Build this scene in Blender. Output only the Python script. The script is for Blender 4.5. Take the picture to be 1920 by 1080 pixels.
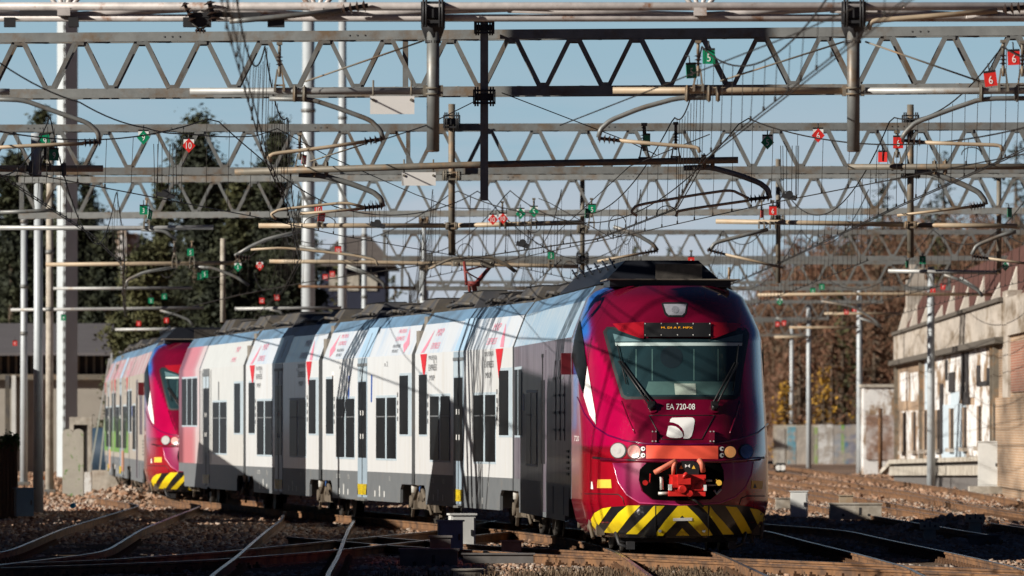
import bpy, bmesh, math, random
import numpy as np
from mathutils import Vector, Matrix
from mathutils.geometry import delaunay_2d_cdt
random.seed(7); rng = np.random.default_rng(7)
for o in list(bpy.data.objects): bpy.data.objects.remove(o)
SC = bpy.context.scene; COL = SC.collection
R = math.radians

# ---------------------------------------------------------------- camera
FPX = 15700.0; CAMZ = 1.94; HOR = 798.0
PITCH = math.atan((HOR - 540.0) / FPX)
cam_d = bpy.data.cameras.new('camera'); cam = bpy.data.objects.new('camera', cam_d); COL.objects.link(cam)
cam.location = (0, 0, CAMZ); cam.rotation_euler = (math.pi/2 + PITCH, 0, 0)
cam_d.sensor_width = 36.0; cam_d.lens = 36.0 * FPX / 1920.0
cam_d.clip_start = 1.0; cam_d.clip_end = 6000.0
cam_d.dof.use_dof = True; cam_d.dof.focus_distance = 130.0; cam_d.dof.aperture_fstop = 4.5
SC.camera = cam

# ---------------------------------------------------------------- sky, sun, exposure
SUN_EL = R(22.0); SUN_TH = R(63.0)          # sun behind the camera's left shoulder
to_sun = Vector((-math.sin(SUN_TH)*math.cos(SUN_EL), -math.cos(SUN_TH)*math.cos(SUN_EL), math.sin(SUN_EL)))
w = bpy.data.worlds.new('World'); SC.world = w; w.use_nodes = True
nt = w.node_tree; nt.nodes.clear()
out = nt.nodes.new('ShaderNodeOutputWorld'); bg = nt.nodes.new('ShaderNodeBackground')
sky = nt.nodes.new('ShaderNodeTexSky'); sky.sky_type = 'NISHITA'; sky.sun_disc = False
sky.sun_elevation = SUN_EL; sky.sun_rotation = math.atan2(to_sun.x, to_sun.y)
sky.altitude = 200; sky.air_density = 1.0; sky.dust_density = 0.6; sky.ozone_density = 1.6
tc = nt.nodes.new('ShaderNodeTexCoord')
mp = nt.nodes.new('ShaderNodeMapping'); mp.vector_type = 'POINT'
mp.inputs['Location'].default_value = (0, 0, 0.13); mp.inputs['Scale'].default_value = (1, 1, 2.2)
nt.links.new(tc.outputs['Generated'], mp.inputs['Vector']); nt.links.new(mp.outputs[0], sky.inputs['Vector'])
# thin low cloud banks
mp2 = nt.nodes.new('ShaderNodeMapping'); mp2.inputs['Scale'].default_value = (16, 16, 110)
nz = nt.nodes.new('ShaderNodeTexNoise'); nz.inputs['Scale'].default_value = 1.6; nz.inputs['Detail'].default_value = 5; nz.inputs['Roughness'].default_value = .55
nt.links.new(tc.outputs['Generated'], mp2.inputs['Vector']); nt.links.new(mp2.outputs[0], nz.inputs['Vector'])
sep = nt.nodes.new('ShaderNodeSeparateXYZ'); nt.links.new(tc.outputs['Generated'], sep.inputs[0])
mr = nt.nodes.new('ShaderNodeMapRange'); mr.inputs['From Min'].default_value = 0.045; mr.inputs['From Max'].default_value = 0.022
nt.links.new(sep.outputs['Z'], mr.inputs['Value'])
rp = nt.nodes.new('ShaderNodeMapRange'); rp.inputs['From Min'].default_value = 0.36; rp.inputs['From Max'].default_value = 0.60
nt.links.new(nz.outputs['Fac'], rp.inputs['Value'])
mu = nt.nodes.new('ShaderNodeMath'); mu.operation = 'MULTIPLY'; nt.links.new(mr.outputs[0], mu.inputs[0]); nt.links.new(rp.outputs[0], mu.inputs[1])
mu2 = nt.nodes.new('ShaderNodeMath'); mu2.operation = 'MULTIPLY'; mu2.inputs[1].default_value = .85; nt.links.new(mu.outputs[0], mu2.inputs[0])
mx = nt.nodes.new('ShaderNodeMix'); mx.data_type = 'RGBA'          # clear air near the horizon <-> cloud
mx.inputs[6].default_value = (3.95, 5.9, 7.1, 1); mx.inputs[7].default_value = (6.3, 6.7, 7.5, 1)
nt.links.new(mu2.outputs[0], mx.inputs[0])
hb = nt.nodes.new('ShaderNodeMapRange'); hb.inputs['From Min'].default_value = 0.052; hb.inputs['From Max'].default_value = 0.15
nt.links.new(sep.outputs['Z'], hb.inputs['Value'])
dim = nt.nodes.new('ShaderNodeMix'); dim.data_type = 'RGBA'; dim.blend_type = 'MULTIPLY'; dim.inputs[0].default_value = 1; dim.inputs[7].default_value = (.14, .19, .30, 1)
nt.links.new(sky.outputs[0], dim.inputs[6])
az = nt.nodes.new('ShaderNodeMapRange'); az.inputs['From Min'].default_value = .90; az.inputs['From Max'].default_value = .60   # bright bank of haze lies up the line
nt.links.new(sep.outputs['Y'], az.inputs['Value'])
hx = nt.nodes.new('ShaderNodeMath'); hx.operation = 'MAXIMUM'; nt.links.new(hb.outputs[0], hx.inputs[0]); nt.links.new(az.outputs[0], hx.inputs[1])
mb_ = nt.nodes.new('ShaderNodeMix'); mb_.data_type = 'RGBA'; nt.links.new(hx.outputs[0], mb_.inputs[0]); nt.links.new(mx.outputs[2], mb_.inputs[6]); nt.links.new(dim.outputs[2], mb_.inputs[7])
nt.links.new(mb_.outputs[2], bg.inputs['Color']); bg.inputs['Strength'].default_value = 0.062
nt.links.new(bg.outputs[0], out.inputs['Surface'])
sd = bpy.data.lights.new('sun', 'SUN'); sd.energy = 5.0; sd.angle = R(.5); sd.color = (1.0, .945, .85)
sun = bpy.data.objects.new('sun', sd); COL.objects.link(sun)
sun.rotation_euler = to_sun.to_track_quat('Z', 'Y').to_euler()
SC.view_settings.view_transform = 'Standard'; SC.view_settings.look = 'None'
SC.view_settings.exposure = 0.4; SC.view_settings.gamma = 1.0; SC.view_settings.use_curve_mapping = False

# ---------------------------------------------------------------- helpers
_F = Vector((0, math.cos(PITCH), math.sin(PITCH))); _U = Vector((0, -math.sin(PITCH), math.cos(PITCH)))
CAMP = Vector((0, 0, CAMZ))
def ray(x, y):
    return _F + Vector(((x - 960.0)/FPX, 0, 0)) + _U * ((540.0 - y)/FPX)
def P(x, y, Y):
    d = ray(x, y); return CAMP + d * (Y / d.y)
def PZ(x, y, z):
    d = ray(x, y); return CAMP + d * ((z - CAMZ) / d.z)
def S(Y): return FPX / Y               # photo pixels per metre at distance Y
def XZ(x, Y): return (x - 960.0) * Y / FPX

WLD = {}
def wloc(o): return WLD.get(o.name, Vector((0, 0, 0)))
def tag(o, label=None, cat=None, group=None, kind=None):
    if label: o['label'] = label
    if cat: o['category'] = cat
    if group: o['group'] = group
    if kind: o['kind'] = kind
    return o
def empty(name, loc, label=None, cat=None, group=None):
    o = bpy.data.objects.new(name, None); COL.objects.link(o); o.location = loc
    o.empty_display_size = .3
    WLD[o.name] = Vector(loc); return tag(o, label, cat, group)

class MB:
    def __init__(s): s.v = []; s.f = []; s.m = []; s.sm = []
    def add(s, vs, fs, mi=0, smooth=False):
        b = len(s.v); s.v.extend([tuple(v) for v in vs])
        for f in fs: s.f.append(tuple(b + i for i in f)); s.m.append(mi); s.sm.append(smooth)
        return s
    def box(s, c, d, mi=0, rz=0, rx=0, ry=0, taper=1.0):
        x, y, z = d[0]/2, d[1]/2, d[2]/2
        vs = [Vector((sx*x*(taper if sz > 0 else 1), sy*y*(taper if sz > 0 else 1), sz*z)) for sz in (-1, 1) for sx, sy in ((-1,-1),(1,-1),(1,1),(-1,1))]
        if rz or rx or ry:
            M = Matrix.Rotation(rz, 3, 'Z') @ Matrix.Rotation(ry, 3, 'Y') @ Matrix.Rotation(rx, 3, 'X'); vs = [M @ v for v in vs]
        c = Vector(c); vs = [v + c for v in vs]
        return s.add(vs, [(3,2,1,0),(4,5,6,7),(0,1,5,4),(1,2,6,5),(2,3,7,6),(3,0,4,7)], mi)
    def b2(s, a, b, mi=0):
        return s.box([(a[i]+b[i])/2 for i in range(3)], [abs(b[i]-a[i]) for i in range(3)], mi)
    def bar(s, a, b, w, h, mi=0, up=(0, 0, 1)):
        a = Vector(a); b = Vector(b); d = (b - a).normalized(); u = Vector(up)
        if abs(d.dot(u)) > .98: u = Vector((0, 1, 0))
        sx = d.cross(u).normalized(); sz = sx.cross(d).normalized()
        vs = [q + sx*(i*w/2) + sz*(j*h/2) for q in (a, b) for i, j in ((-1,-1),(1,-1),(1,1),(-1,1))]
        return s.add(vs, [(3,2,1,0),(4,5,6,7),(0,1,5,4),(1,2,6,5),(2,3,7,6),(3,0,4,7)], mi)
    def tube(s, pts, r, n=8, mi=0, cap=True, smooth=True):
        pts = [Vector(p) for p in pts]; rs = r if isinstance(r, (list, tuple)) else [r]*len(pts)
        vs = []; pu = None
        for i, p in enumerate(pts):
            d = (pts[min(i+1, len(pts)-1)] - pts[max(i-1, 0)])
            d = d.normalized() if d.length > 1e-9 else Vector((0, 0, 1))
            if pu is None:
                pu = Vector((0, 0, 1)) if abs(d.z) < .9 else Vector((1, 0, 0))
            u = (pu - d * pu.dot(d)).normalized(); pu = u; v = d.cross(u)
            for k in range(n):
                a = 2*math.pi*k/n; vs.append(p + (u*math.cos(a) + v*math.sin(a))*rs[i])
        fs = [(i*n+k, i*n+(k+1) % n, (i+1)*n+(k+1) % n, (i+1)*n+k) for i in range(len(pts)-1) for k in range(n)]
        s.add(vs, fs, mi, smooth)
        if cap:
            b = len(s.v) - len(vs)
            s.f.append(tuple(b + k for k in range(n))[::-1]); s.m.append(mi); s.sm.append(False)
            e = b + (len(pts)-1)*n
            s.f.append(tuple(e + k for k in range(n))); s.m.append(mi); s.sm.append(False)
        return s
    def insul(s, a, b, r, n=4, core=.35, mi=0):
        a = Vector(a); b = Vector(b); pts = [a]; rs = [r*core]
        for k in range(n):
            t0 = (k + .15)/n; t1 = (k + .5)/n; t2 = (k + .62)/n
            pts += [a.lerp(b, t0), a.lerp(b, t1), a.lerp(b, t2)]; rs += [r*core, r, r*core]
        pts.append(b); rs.append(r*core)
        return s.tube(pts, rs, 10, mi, True, False)
    def prism(s, poly, ax, a0, a1, mi=0):
        # poly in the two other axes, extruded along axis ax from a0 to a1
        def mk(p, a):
            return {0: (a, p[0], p[1]), 1: (p[0], a, p[1]), 2: (p[0], p[1], a)}[ax]
        n = len(poly); vs = [mk(p, a0) for p in poly] + [mk(p, a1) for p in poly]
        fs = [tuple(range(n))[::-1], tuple(range(n, 2*n))] + [(i, (i+1) % n, n+(i+1) % n, n+i) for i in range(n)]
        return s.add(vs, fs, mi)
    def disc(s, c, ax, r, h, n=20, mi=0):
        c = Vector(c); a = Vector(ax).normalized()
        return s.tube([c - a*(h/2), c + a*(h/2)], r, n, mi, True, True)
    def build(s, name, mats, parent=None, origin=None, local=False):
        if not isinstance(mats, (list, tuple)): mats = [mats]
        base = Vector((0, 0, 0))
        if parent is not None and not local: base = wloc(parent)
        loc = Vector((0, 0, 0))
        if origin is not None: loc = Vector(origin) - base if not local else Vector(origin)
        off = base + loc if not local else loc
        me = bpy.data.meshes.new(name)
        me.from_pydata([(v[0]-off[0], v[1]-off[1], v[2]-off[2]) for v in s.v], [], s.f)
        for m in mats: me.materials.append(m)
        me.polygons.foreach_set('material_index', s.m); me.polygons.foreach_set('use_smooth', s.sm)
        bm = bmesh.new(); bm.from_mesh(me); bmesh.ops.recalc_face_normals(bm, faces=bm.faces); bm.to_mesh(me); bm.free()
        me.update()
        o = bpy.data.objects.new(name, me); COL.objects.link(o); o.location = loc
        if parent is not None: o.parent = parent
        WLD[o.name] = base + loc
        return o

def np_mesh(name, V, Fq, mat, parent=None, loc=(0,0,0), smooth=False):
    """fast mesh from numpy arrays: V (n,3), Fq (m,k)"""
    me = bpy.data.meshes.new(name); k = Fq.shape[1]
    me.vertices.add(len(V)); me.vertices.foreach_set('co', (V - np.array(loc)).astype(np.float32).ravel())
    me.loops.add(Fq.size); me.loops.foreach_set('vertex_index', Fq.astype(np.int32).ravel())
    me.polygons.add(len(Fq)); me.polygons.foreach_set('loop_start', np.arange(0, Fq.size, k, dtype=np.int32))
    me.polygons.foreach_set('loop_total', np.full(len(Fq), k, dtype=np.int32))
    me.update(calc_edges=True); me.validate()
    for m in (mat if isinstance(mat, (list, tuple)) else [mat]): me.materials.append(m)
    o = bpy.data.objects.new(name, me); COL.objects.link(o); o.location = Vector(loc) - (wloc(parent) if parent else Vector((0,0,0)))
    if parent: o.parent = parent
    WLD[o.name] = Vector(loc)
    return o
def kids(o): return [c for c in bpy.data.objects if c.parent == o]
def copy_tree(o, parent=None):
    c = o.copy(); COL.objects.link(c)
    if parent is not None: c.parent = parent
    WLD[c.name] = wloc(o)
    for ch in kids(o): copy_tree(ch, c)
    return c
_txt = {}
def text_geo(t, size=1.0, align='CENTER'):
    key = (t, align)
    if key not in _txt:
        cu = bpy.data.curves.new('t', 'FONT'); cu.body = t; cu.size = 1.0; cu.align_x = align; cu.align_y = 'CENTER'; cu.resolution_u = 3
        ob = bpy.data.objects.new('t', cu); COL.objects.link(ob)
        dg = bpy.context.evaluated_depsgraph_get(); dg.update()
        me = bpy.data.meshes.new_from_object(ob.evaluated_get(dg))
        _txt[key] = ([tuple(v.co) for v in me.vertices], [tuple(p.vertices) for p in me.polygons])
        bpy.data.objects.remove(ob); bpy.data.meshes.remove(me); bpy.data.curves.remove(cu)
    vs, fs = _txt[key]
    return [(v[0]*size, v[1]*size) for v in vs], fs

# ---------------------------------------------------------------- materials
def mat(name, col, rough=.6, metal=0., var=.18, scale=3., bump=0., col2=None, mixscale=None, coat=0., stretch=None, spec=.5, thr=(.45, .6), emit=None, estr=0):
    m = bpy.data.materials.new(name); m.use_nodes = True; t = m.node_tree; b = t.nodes['Principled BSDF']
    b.inputs['Roughness'].default_value = rough; b.inputs['Metallic'].default_value = metal
    b.inputs['Coat Weight'].default_value = coat; b.inputs['Coat Roughness'].default_value = .08
    b.inputs['Specular IOR Level'].default_value = spec
    c = (*col, 1)
    tcn = t.nodes.new('ShaderNodeTexCoord'); mpn = t.nodes.new('ShaderNodeMapping')
    t.links.new(tcn.outputs['Object'], mpn.inputs['Vector'])
    if stretch: mpn.inputs['Scale'].default_value = stretch
    n = t.nodes.new('ShaderNodeTexNoise'); n.inputs['Scale'].default_value = scale; n.inputs['Detail'].default_value = 6; n.inputs['Roughness'].default_value = .65
    t.links.new(mpn.outputs[0], n.inputs['Vector'])
    hv = t.nodes.new('ShaderNodeMapRange'); hv.inputs['From Min'].default_value = .25; hv.inputs['From Max'].default_value = .75
    hv.inputs['To Min'].default_value = 1 - var; hv.inputs['To Max'].default_value = 1 + var
    t.links.new(n.outputs['Fac'], hv.inputs['Value'])
    mixc = t.nodes.new('ShaderNodeMix'); mixc.data_type = 'RGBA'; mixc.inputs[6].default_value = c; mixc.inputs[7].default_value = c; mixc.inputs[0].default_value = 0
    if col2:
        n2 = t.nodes.new('ShaderNodeTexNoise'); n2.inputs['Scale'].default_value = mixscale or scale*.5; n2.inputs['Detail'].default_value = 7; n2.inputs['Roughness'].default_value = .7
        t.links.new(mpn.outputs[0], n2.inputs['Vector'])
        r2 = t.nodes.new('ShaderNodeMapRange'); r2.inputs['From Min'].default_value = thr[0]; r2.inputs['From Max'].default_value = thr[1]
        t.links.new(n2.outputs['Fac'], r2.inputs['Value']); t.links.new(r2.outputs[0], mixc.inputs[0]); mixc.inputs[7].default_value = (*col2, 1)
    mul = t.nodes.new('ShaderNodeMix'); mul.data_type = 'RGBA'; mul.blend_type = 'MULTIPLY'; mul.inputs[0].default_value = 1
    t.links.new(mixc.outputs[2], mul.inputs[6]); t.links.new(hv.outputs[0], mul.inputs[7])
    t.links.new(mul.outputs[2], b.inputs['Base Color'])
    if bump:
        bp = t.nodes.new('ShaderNodeBump'); bp.inputs['Strength'].default_value = bump; bp.inputs['Distance'].default_value = .02
        t.links.new(n.outputs['Fac'], bp.inputs['Height']); t.links.new(bp.outputs[0], b.inputs['Normal'])
    if emit:
        b.inputs['Emission Color'].default_value = (*emit, 1); b.inputs['Emission Strength'].default_value = estr
    return m
def paint_attr(name, rough=.25, coat=.6, dirt=.12):
    m = mat(name, (.5, .5, .5), rough, 0, dirt, 2.5, coat=coat)
    t = m.node_tree; a = t.nodes.new('ShaderNodeVertexColor'); a.layer_name = 'paint'
    mul = [x for x in t.nodes if x.type == 'MIX' and x.blend_type == 'MULTIPLY'][0]
    for l in list(mul.inputs[6].links): t.links.remove(l)
    # sockets by identity: colour A
    t.links.new(a.outputs['Color'], mul.inputs[6])
    return m
def set_paint(o, fn):
    me = o.data; ca = me.color_attributes.new('paint', 'FLOAT_COLOR', 'POINT')
    for i, v in enumerate(me.vertices): ca.data[i].color = (*fn(v.co), 1)
def glass_mat(name, tint=(.5, .65, .68), rough=.02):
    m = bpy.data.materials.new(name); m.use_nodes = True; t = m.node_tree; t.nodes.clear()
    o = t.nodes.new('ShaderNodeOutputMaterial'); tr = t.nodes.new('ShaderNodeBsdfTransparent'); gl = t.nodes.new('ShaderNodeBsdfGlossy')
    tr.inputs[0].default_value = (*tint, 1); gl.inputs['Roughness'].default_value = rough
    lw = t.nodes.new('ShaderNodeLayerWeight'); pw = t.nodes.new('ShaderNodeMath'); pw.operation = 'POWER'; pw.inputs[1].default_value = 4.5; t.links.new(lw.outputs['Facing'], pw.inputs[0])
    fr = t.nodes.new('ShaderNodeMath'); fr.operation = 'MULTIPLY_ADD'; fr.inputs[1].default_value = .7; fr.inputs[2].default_value = .05; t.links.new(pw.outputs[0], fr.inputs[0])
    mxn = t.nodes.new('ShaderNodeMixShader'); t.links.new(fr.outputs[0], mxn.inputs[0]); t.links.new(tr.outputs[0], mxn.inputs[1]); t.links.new(gl.outputs[0], mxn.inputs[2])
    t.links.new(mxn.outputs[0], o.inputs[0]); return m

M = {}
M['galv'] = mat('galvanised steel', (.19, .195, .19), .5, .35, .22, 4, bump=.05, col2=(.15, .10, .06), mixscale=1.6, thr=(.50, .68))
M['galv_brown'] = mat('weathered steel', (.17, .15, .12), .6, .2, .25, 5, col2=(.30, .18, .09), mixscale=2, thr=(.5, .7))
M['rusty_pipe'] = mat('rusty grey pipe', (.50, .46, .44), .5, .1, .25, 6, bump=.08, col2=(.26, .13, .07), mixscale=2.2, thr=(.55, .65))
M['tube_tan'] = mat('tan steel tube', (.42, .33, .23), .55, .1, .18, 4, col2=(.30, .19, .10), mixscale=2, thr=(.5, .7))
M['tube_grey'] = mat('grey steel tube', (.40, .40, .39), .5, .3, .18, 5, col2=(.30, .22, .15), mixscale=2, thr=(.58, .7))
M['pole_white'] = mat('pale galvanised mast', (.42, .45, .47), .5, .1, .12, 3, col2=(.35, .33, .30), mixscale=1, thr=(.55, .75))
M['dark_steel'] = mat('dark steel', (.035, .035, .038), .55, .4, .3, 6)
M['insulator'] = mat('brown porcelain', (.03, .018, .014), .3, 0, .2, 8)
M['wire'] = mat('dark copper wire', (.022, .018, .015), .6, .3, .2, 3)
M['sign_green'] = mat('green enamel plate', (.0, .22, .10), .4, 0, .1, 5)
M['sign_red'] = mat('red enamel plate', (.62, .025, .02), .4, 0, .1, 5)
M['white'] = mat('white enamel', (.78, .78, .76), .45, 0, .08, 4)
M['black'] = mat('black rubber', (.012, .012, .013), .5, 0, .2, 6)
M['ballast'] = mat('ballast ground', (.27, .165, .105), .95, 0, .5, 9, bump=.6, col2=(.16, .10, .07), mixscale=.35, thr=(.4, .65))
M['stone_a'] = mat('tan ballast stone', (.37, .25, .175), .95, 0, .5, 1.5, col2=(.24, .115, .06), mixscale=2.5, thr=(.42, .6))
M['stone_b'] = mat('grey ballast stone', (.44, .37, .31), .95, 0, .45, 1.5, col2=(.28, .2, .15), mixscale=2.5, thr=(.42, .6))
M['rail_side'] = mat('rusty rail web', (.20, .10, .045), .85, .1, .3, 4, bump=.1, col2=(.09, .05, .03), mixscale=1.5)
M['rail_top'] = mat('polished rail head', (.55, .55, .56), .25, .9, .1, 5)
M['sleeper'] = mat('oily timber sleeper', (.11, .075, .05), .9, 0, .35, 5, bump=.3)
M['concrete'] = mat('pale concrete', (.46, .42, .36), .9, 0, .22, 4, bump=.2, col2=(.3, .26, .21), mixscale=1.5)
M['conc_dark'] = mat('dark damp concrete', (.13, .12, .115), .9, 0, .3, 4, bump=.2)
M['cab_white'] = mat('pale grey cabinet paint', (.62, .62, .60), .5, 0, .12, 2, col2=(.48, .45, .40), mixscale=3, thr=(.56, .75))
M['cab_blue'] = mat('blue cabinet paint', (.06, .13, .22), .5, 0, .15, 3)

# ---------------------------------------------------------------- ground
def sm(a, b, x): t = min(1, max(0, (x-a)/(b-a))); return t*t*(3-2*t)
def gz(X, Y):
    z = -.25
    z += .14 * sm(9, 13, X) * sm(190, 250, Y)
    z += .25 * sm(-11, -16, X) * sm(200, 240, Y)
    z += 9.5 * sm(430, 640, Y) * sm(4, 30, X)
    return z
xs = np.concatenate([np.linspace(-2500, -80, 12), np.linspace(-70, -22, 9), np.linspace(-20, 40, 61), np.linspace(44, 100, 12), np.linspace(120, 2500, 12)])
ys = np.concatenate([np.linspace(-200, 80, 10), np.linspace(90, 300, 106), np.linspace(306, 700, 60), np.linspace(760, 4500, 14)])
V = np.array([(x, y, gz(x, y)) for y in ys for x in xs]); nx = len(xs)
F = np.array([(j*nx+i, j*nx+i+1, (j+1)*nx+i+1, (j+1)*nx+i) for j in range(len(ys)-1) for i in range(nx-1)])
tag(np_mesh('ground', V, F, M['ballast'], smooth=True), kind='structure')

# loose stones, piled a little between the tracks
def stones(n, y0, y1, smin, smax, name, mat_, xr=lambda Y: .064*Y):
    Y = y0 + (y1-y0)*rng.random(n); X = (rng.random(n)*2-1)*np.array([xr(y) for y in Y])
    base = np.array([[-1,-1,-1],[1,-1,-1],[1,1,-1],[-1,1,-1],[-1,-1,1],[1,-1,1],[1,1,1],[-1,1,1]], float)
    s = (smin + (smax-smin)*rng.random(n)**2)
    J = base[None] * (1 + (rng.random((n, 8, 3))-.5)*.9) * s[:, None, None]*.5 * (.7+.6*rng.random((n, 1, 3)))
    a = rng.random(n)*6.28; b = rng.random(n)*1.5
    ca, sa, cb, sb = np.cos(a), np.sin(a), np.cos(b), np.sin(b)
    Rz = np.zeros((n,3,3)); Rz[:,0,0]=ca; Rz[:,0,1]=-sa; Rz[:,1,0]=sa; Rz[:,1,1]=ca; Rz[:,2,2]=1
    Rx = np.zeros((n,3,3)); Rx[:,0,0]=1; Rx[:,1,1]=cb; Rx[:,1,2]=-sb; Rx[:,2,1]=sb; Rx[:,2,2]=cb
    J = np.einsum('nij,nkj->nki', Rz @ Rx, J)
    Z = np.array([gz(x, y) for x, y in zip(X, Y)]) + s*.15 + .01 + .04*(np.sin(X*2.3+Y*.31)*np.sin(Y*.9-X*1.1)) * (np.abs(X) < 40)
    C = np.stack([X, Y, Z], 1)
    Vv = (J + C[:, None]).reshape(-1, 3)
    q = np.array([(3,2,1,0),(4,5,6,7),(0,1,5,4),(1,2,6,5),(2,3,7,6),(3,0,4,7)])
    Ff = (np.arange(n)[:, None, None]*8 + q[None]).reshape(-1, 4)
    return tag(np_mesh(name, Vv, Ff, mat_), kind='stuff')
stones(95000, 104, 150, .028, .075, 'ballast_stones', M['stone_a'])
stones(40000, 104, 150, .028, .085, 'ballast_stones', M['stone_b'])
stones(75000, 150, 240, .04, .10, 'ballast_stones', M['stone_a'])
stones(32000, 150, 240, .04, .10, 'ballast_stones', M['stone_b'])
stones(36000, 240, 340, .06, .13, 'ballast_stones', M['stone_a'], lambda Y: .07*Y)
# a few low heaps of fresh stone
def heap(px, py, Y, wx, wy, h, n, label):
    c = P(px, py, Y); c.z = gz(c.x, Y)
    mb = MB()
    for i in range(n):
        a = random.random()*6.28; r = random.random()**.5
        x = c.x + math.cos(a)*r*wx; y = Y + math.sin(a)*r*wy
        z = c.z + h*(1-r)**.8*random.uniform(.3, 1) + .03
        s_ = random.uniform(.05, .14)
        mb.box((x, y, z), (s_*random.uniform(.7, 1.4), s_, s_*random.uniform(.6, 1.1)), random.choice((0, 0, 1)), random.random()*6, random.random(), random.random(), .8)
    hb = [(c.x+wx*math.cos(k*.5236), Y+wy*math.sin(k*.5236), c.z-.02) for k in range(12)] + [(c.x, Y, c.z+h*.75)]
    mb.add(hb, [(k, (k+1) % 12, 12) for k in range(12)], 0)
    o = mb.build('ballast_heap', [M['stone_a'], M['stone_b']], None, (c.x, Y, c.z)); tag(o, label, 'stone heap', kind='stuff'); return o
heap(230, 930, 232, 1.3, 5, .55, 900, 'pale heap of ballast stones beside the far coupled train')
heap(1800, 975, 172, 1.6, 3, .35, 500, 'grey heap of ballast stones behind the concrete stub posts')

# ---------------------------------------------------------------- tracks
def interp(pts, Y):
    pts = sorted(pts, key=lambda p: p[1])
    if Y <= pts[0][1]:
        (x0, y0), (x1, y1) = pts[0], pts[1]
    elif Y >= pts[-1][1]:
        (x0, y0), (x1, y1) = pts[-2], pts[-1]
    else:
        for (x0, y0), (x1, y1) in zip(pts, pts[1:]):
            if y0 <= Y <= y1: break
    return x0 + (x1-x0)*(Y-y0)/(y1-y0)
def smooth_path(pts, n=90, it=10):
    pts = sorted(pts, key=lambda p: p[1]); d = [0]
    for a, b in zip(pts, pts[1:]): d.append(d[-1] + math.hypot(b[0]-a[0], b[1]-a[1]))
    q = []
    for i in range(n):
        s_ = d[-1]*i/(n-1)
        for k in range(len(d)-1):
            if d[k] <= s_ <= d[k+1] + 1e-9: break
        t = (s_-d[k])/(d[k+1]-d[k]); q.append(Vector((pts[k][0]+(pts[k+1][0]-pts[k][0])*t, pts[k][1]+(pts[k+1][1]-pts[k][1])*t, 0)))
    for _ in range(it):
        q = [q[0]] + [(q[i-1]+q[i]*2+q[i+1])/4 for i in range(1, n-1)] + [q[-1]]
    return q
RAILPROF = [(-.075, -.17), (.075, -.17), (.075, -.155), (.012, -.135), (.012, -.045), (.036, -.035), (.036, -.003), (-.036, -.003), (-.036, -.035), (-.012, -.045), (-.012, -.135), (-.075, -.155)]
def rail_mb(path, off, dz):
    mb = MB(); vs = []; n = len(RAILPROF); tops = []
    for i, p in enumerate(path):
        d = (path[min(i+1, len(path)-1)] - path[max(i-1, 0)]).normalized(); s_ = Vector((d.y, -d.x, 0))
        c = p + s_*off; zz = dz + (gz(c.x, c.y) + .25)
        vs += [c + s_*a + Vector((0, 0, b+zz)) for a, b in RAILPROF]
        tops += [c + s_*-.03 + Vector((0, 0, zz)), c + s_*.03 + Vector((0, 0, zz))]
    mb.add(vs, [(i*n+k, i*n+(k+1) % n, (i+1)*n+(k+1) % n, (i+1)*n+k) for i in range(len(path)-1) for k in range(n)], 0)
    mb.add(tops, [(2*i, 2*i+1, 2*i+3, 2*i+2) for i in range(len(path)-1)], 1)
    return mb
NTR = 0
def track(pts, label, sleepers=(106, 140), dz=None, group=None):
    global NTR
    dz = -.004*NTR if dz is None else dz; NTR += 1
    path = smooth_path(pts)
    root = empty('railway_track', (path[0].x, path[0].y, -.19), label, 'railway track', group)
    for off in (-.7525, .7525): rail_mb(path, off, dz).build('rail', [M['rail_side'], M['rail_top']], root)
    # sleepers
    L = 0; nxt = 0; cnt = 0; proto = None; fast = None; fproto = None
    for a, b in zip(path, path[1:]):
        seg = (b-a).length; d = (b-a)/seg
        while nxt <= L + seg:
            p = a + d*(nxt-L)
            if sleepers[0] <= p.y <= sleepers[1] and abs(p.x) < .066*p.y+.8 and cnt < 60:
                rz = math.atan2(d.y, d.x) - math.pi/2
                if proto is None:
                    proto = MB().box((0, 0, 0), (2.5, .24, .14)).build('sleeper', M['sleeper'], root, local=True); o = proto
                    fproto = []
                    for sx in (-.7525, .7525):
                        q = MB().box((sx, 0, .075), (.38, .16, .02))
                        for e in (-.13, .13): q.box((sx+e, 0, .10), (.10, .14, .05)).box((sx+e, 0, .13), (.035, .035, .06))
                        fproto.append(q.build('rail_fastening', M['rail_side'], proto, local=True))
                else:
                    o = proto.copy(); COL.objects.link(o)
                    for fp in fproto: f = fp.copy(); COL.objects.link(f); f.parent = o
                o.location = Vector((p.x, p.y, -.235 + dz + gz(p.x, p.y)+.25)) - wloc(root); o.rotation_euler = (0, 0, rz); o.parent = root; cnt += 1
            nxt += .62
        L += seg
    return root
def off_path(px_list):   # rail points in photo pixels on the rail-top plane
    return [(PZ(x, y, 0).x, PZ(x, y, 0).y) for x, y in px_list]
def centre(pxl, pxr):    # centre line between two rails seen in the photo
    a = off_path(pxl); b = off_path(pxr); ys_ = sorted({p[1] for p in a+b})
    lo = max(min(p[1] for p in a), min(p[1] for p in b)); hi = min(max(p[1] for p in a), max(p[1] for p in b))
    return [((interp(a, y)+interp(b, y))/2, y) for y in ys_ if lo-1 <= y <= hi+1]

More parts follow.
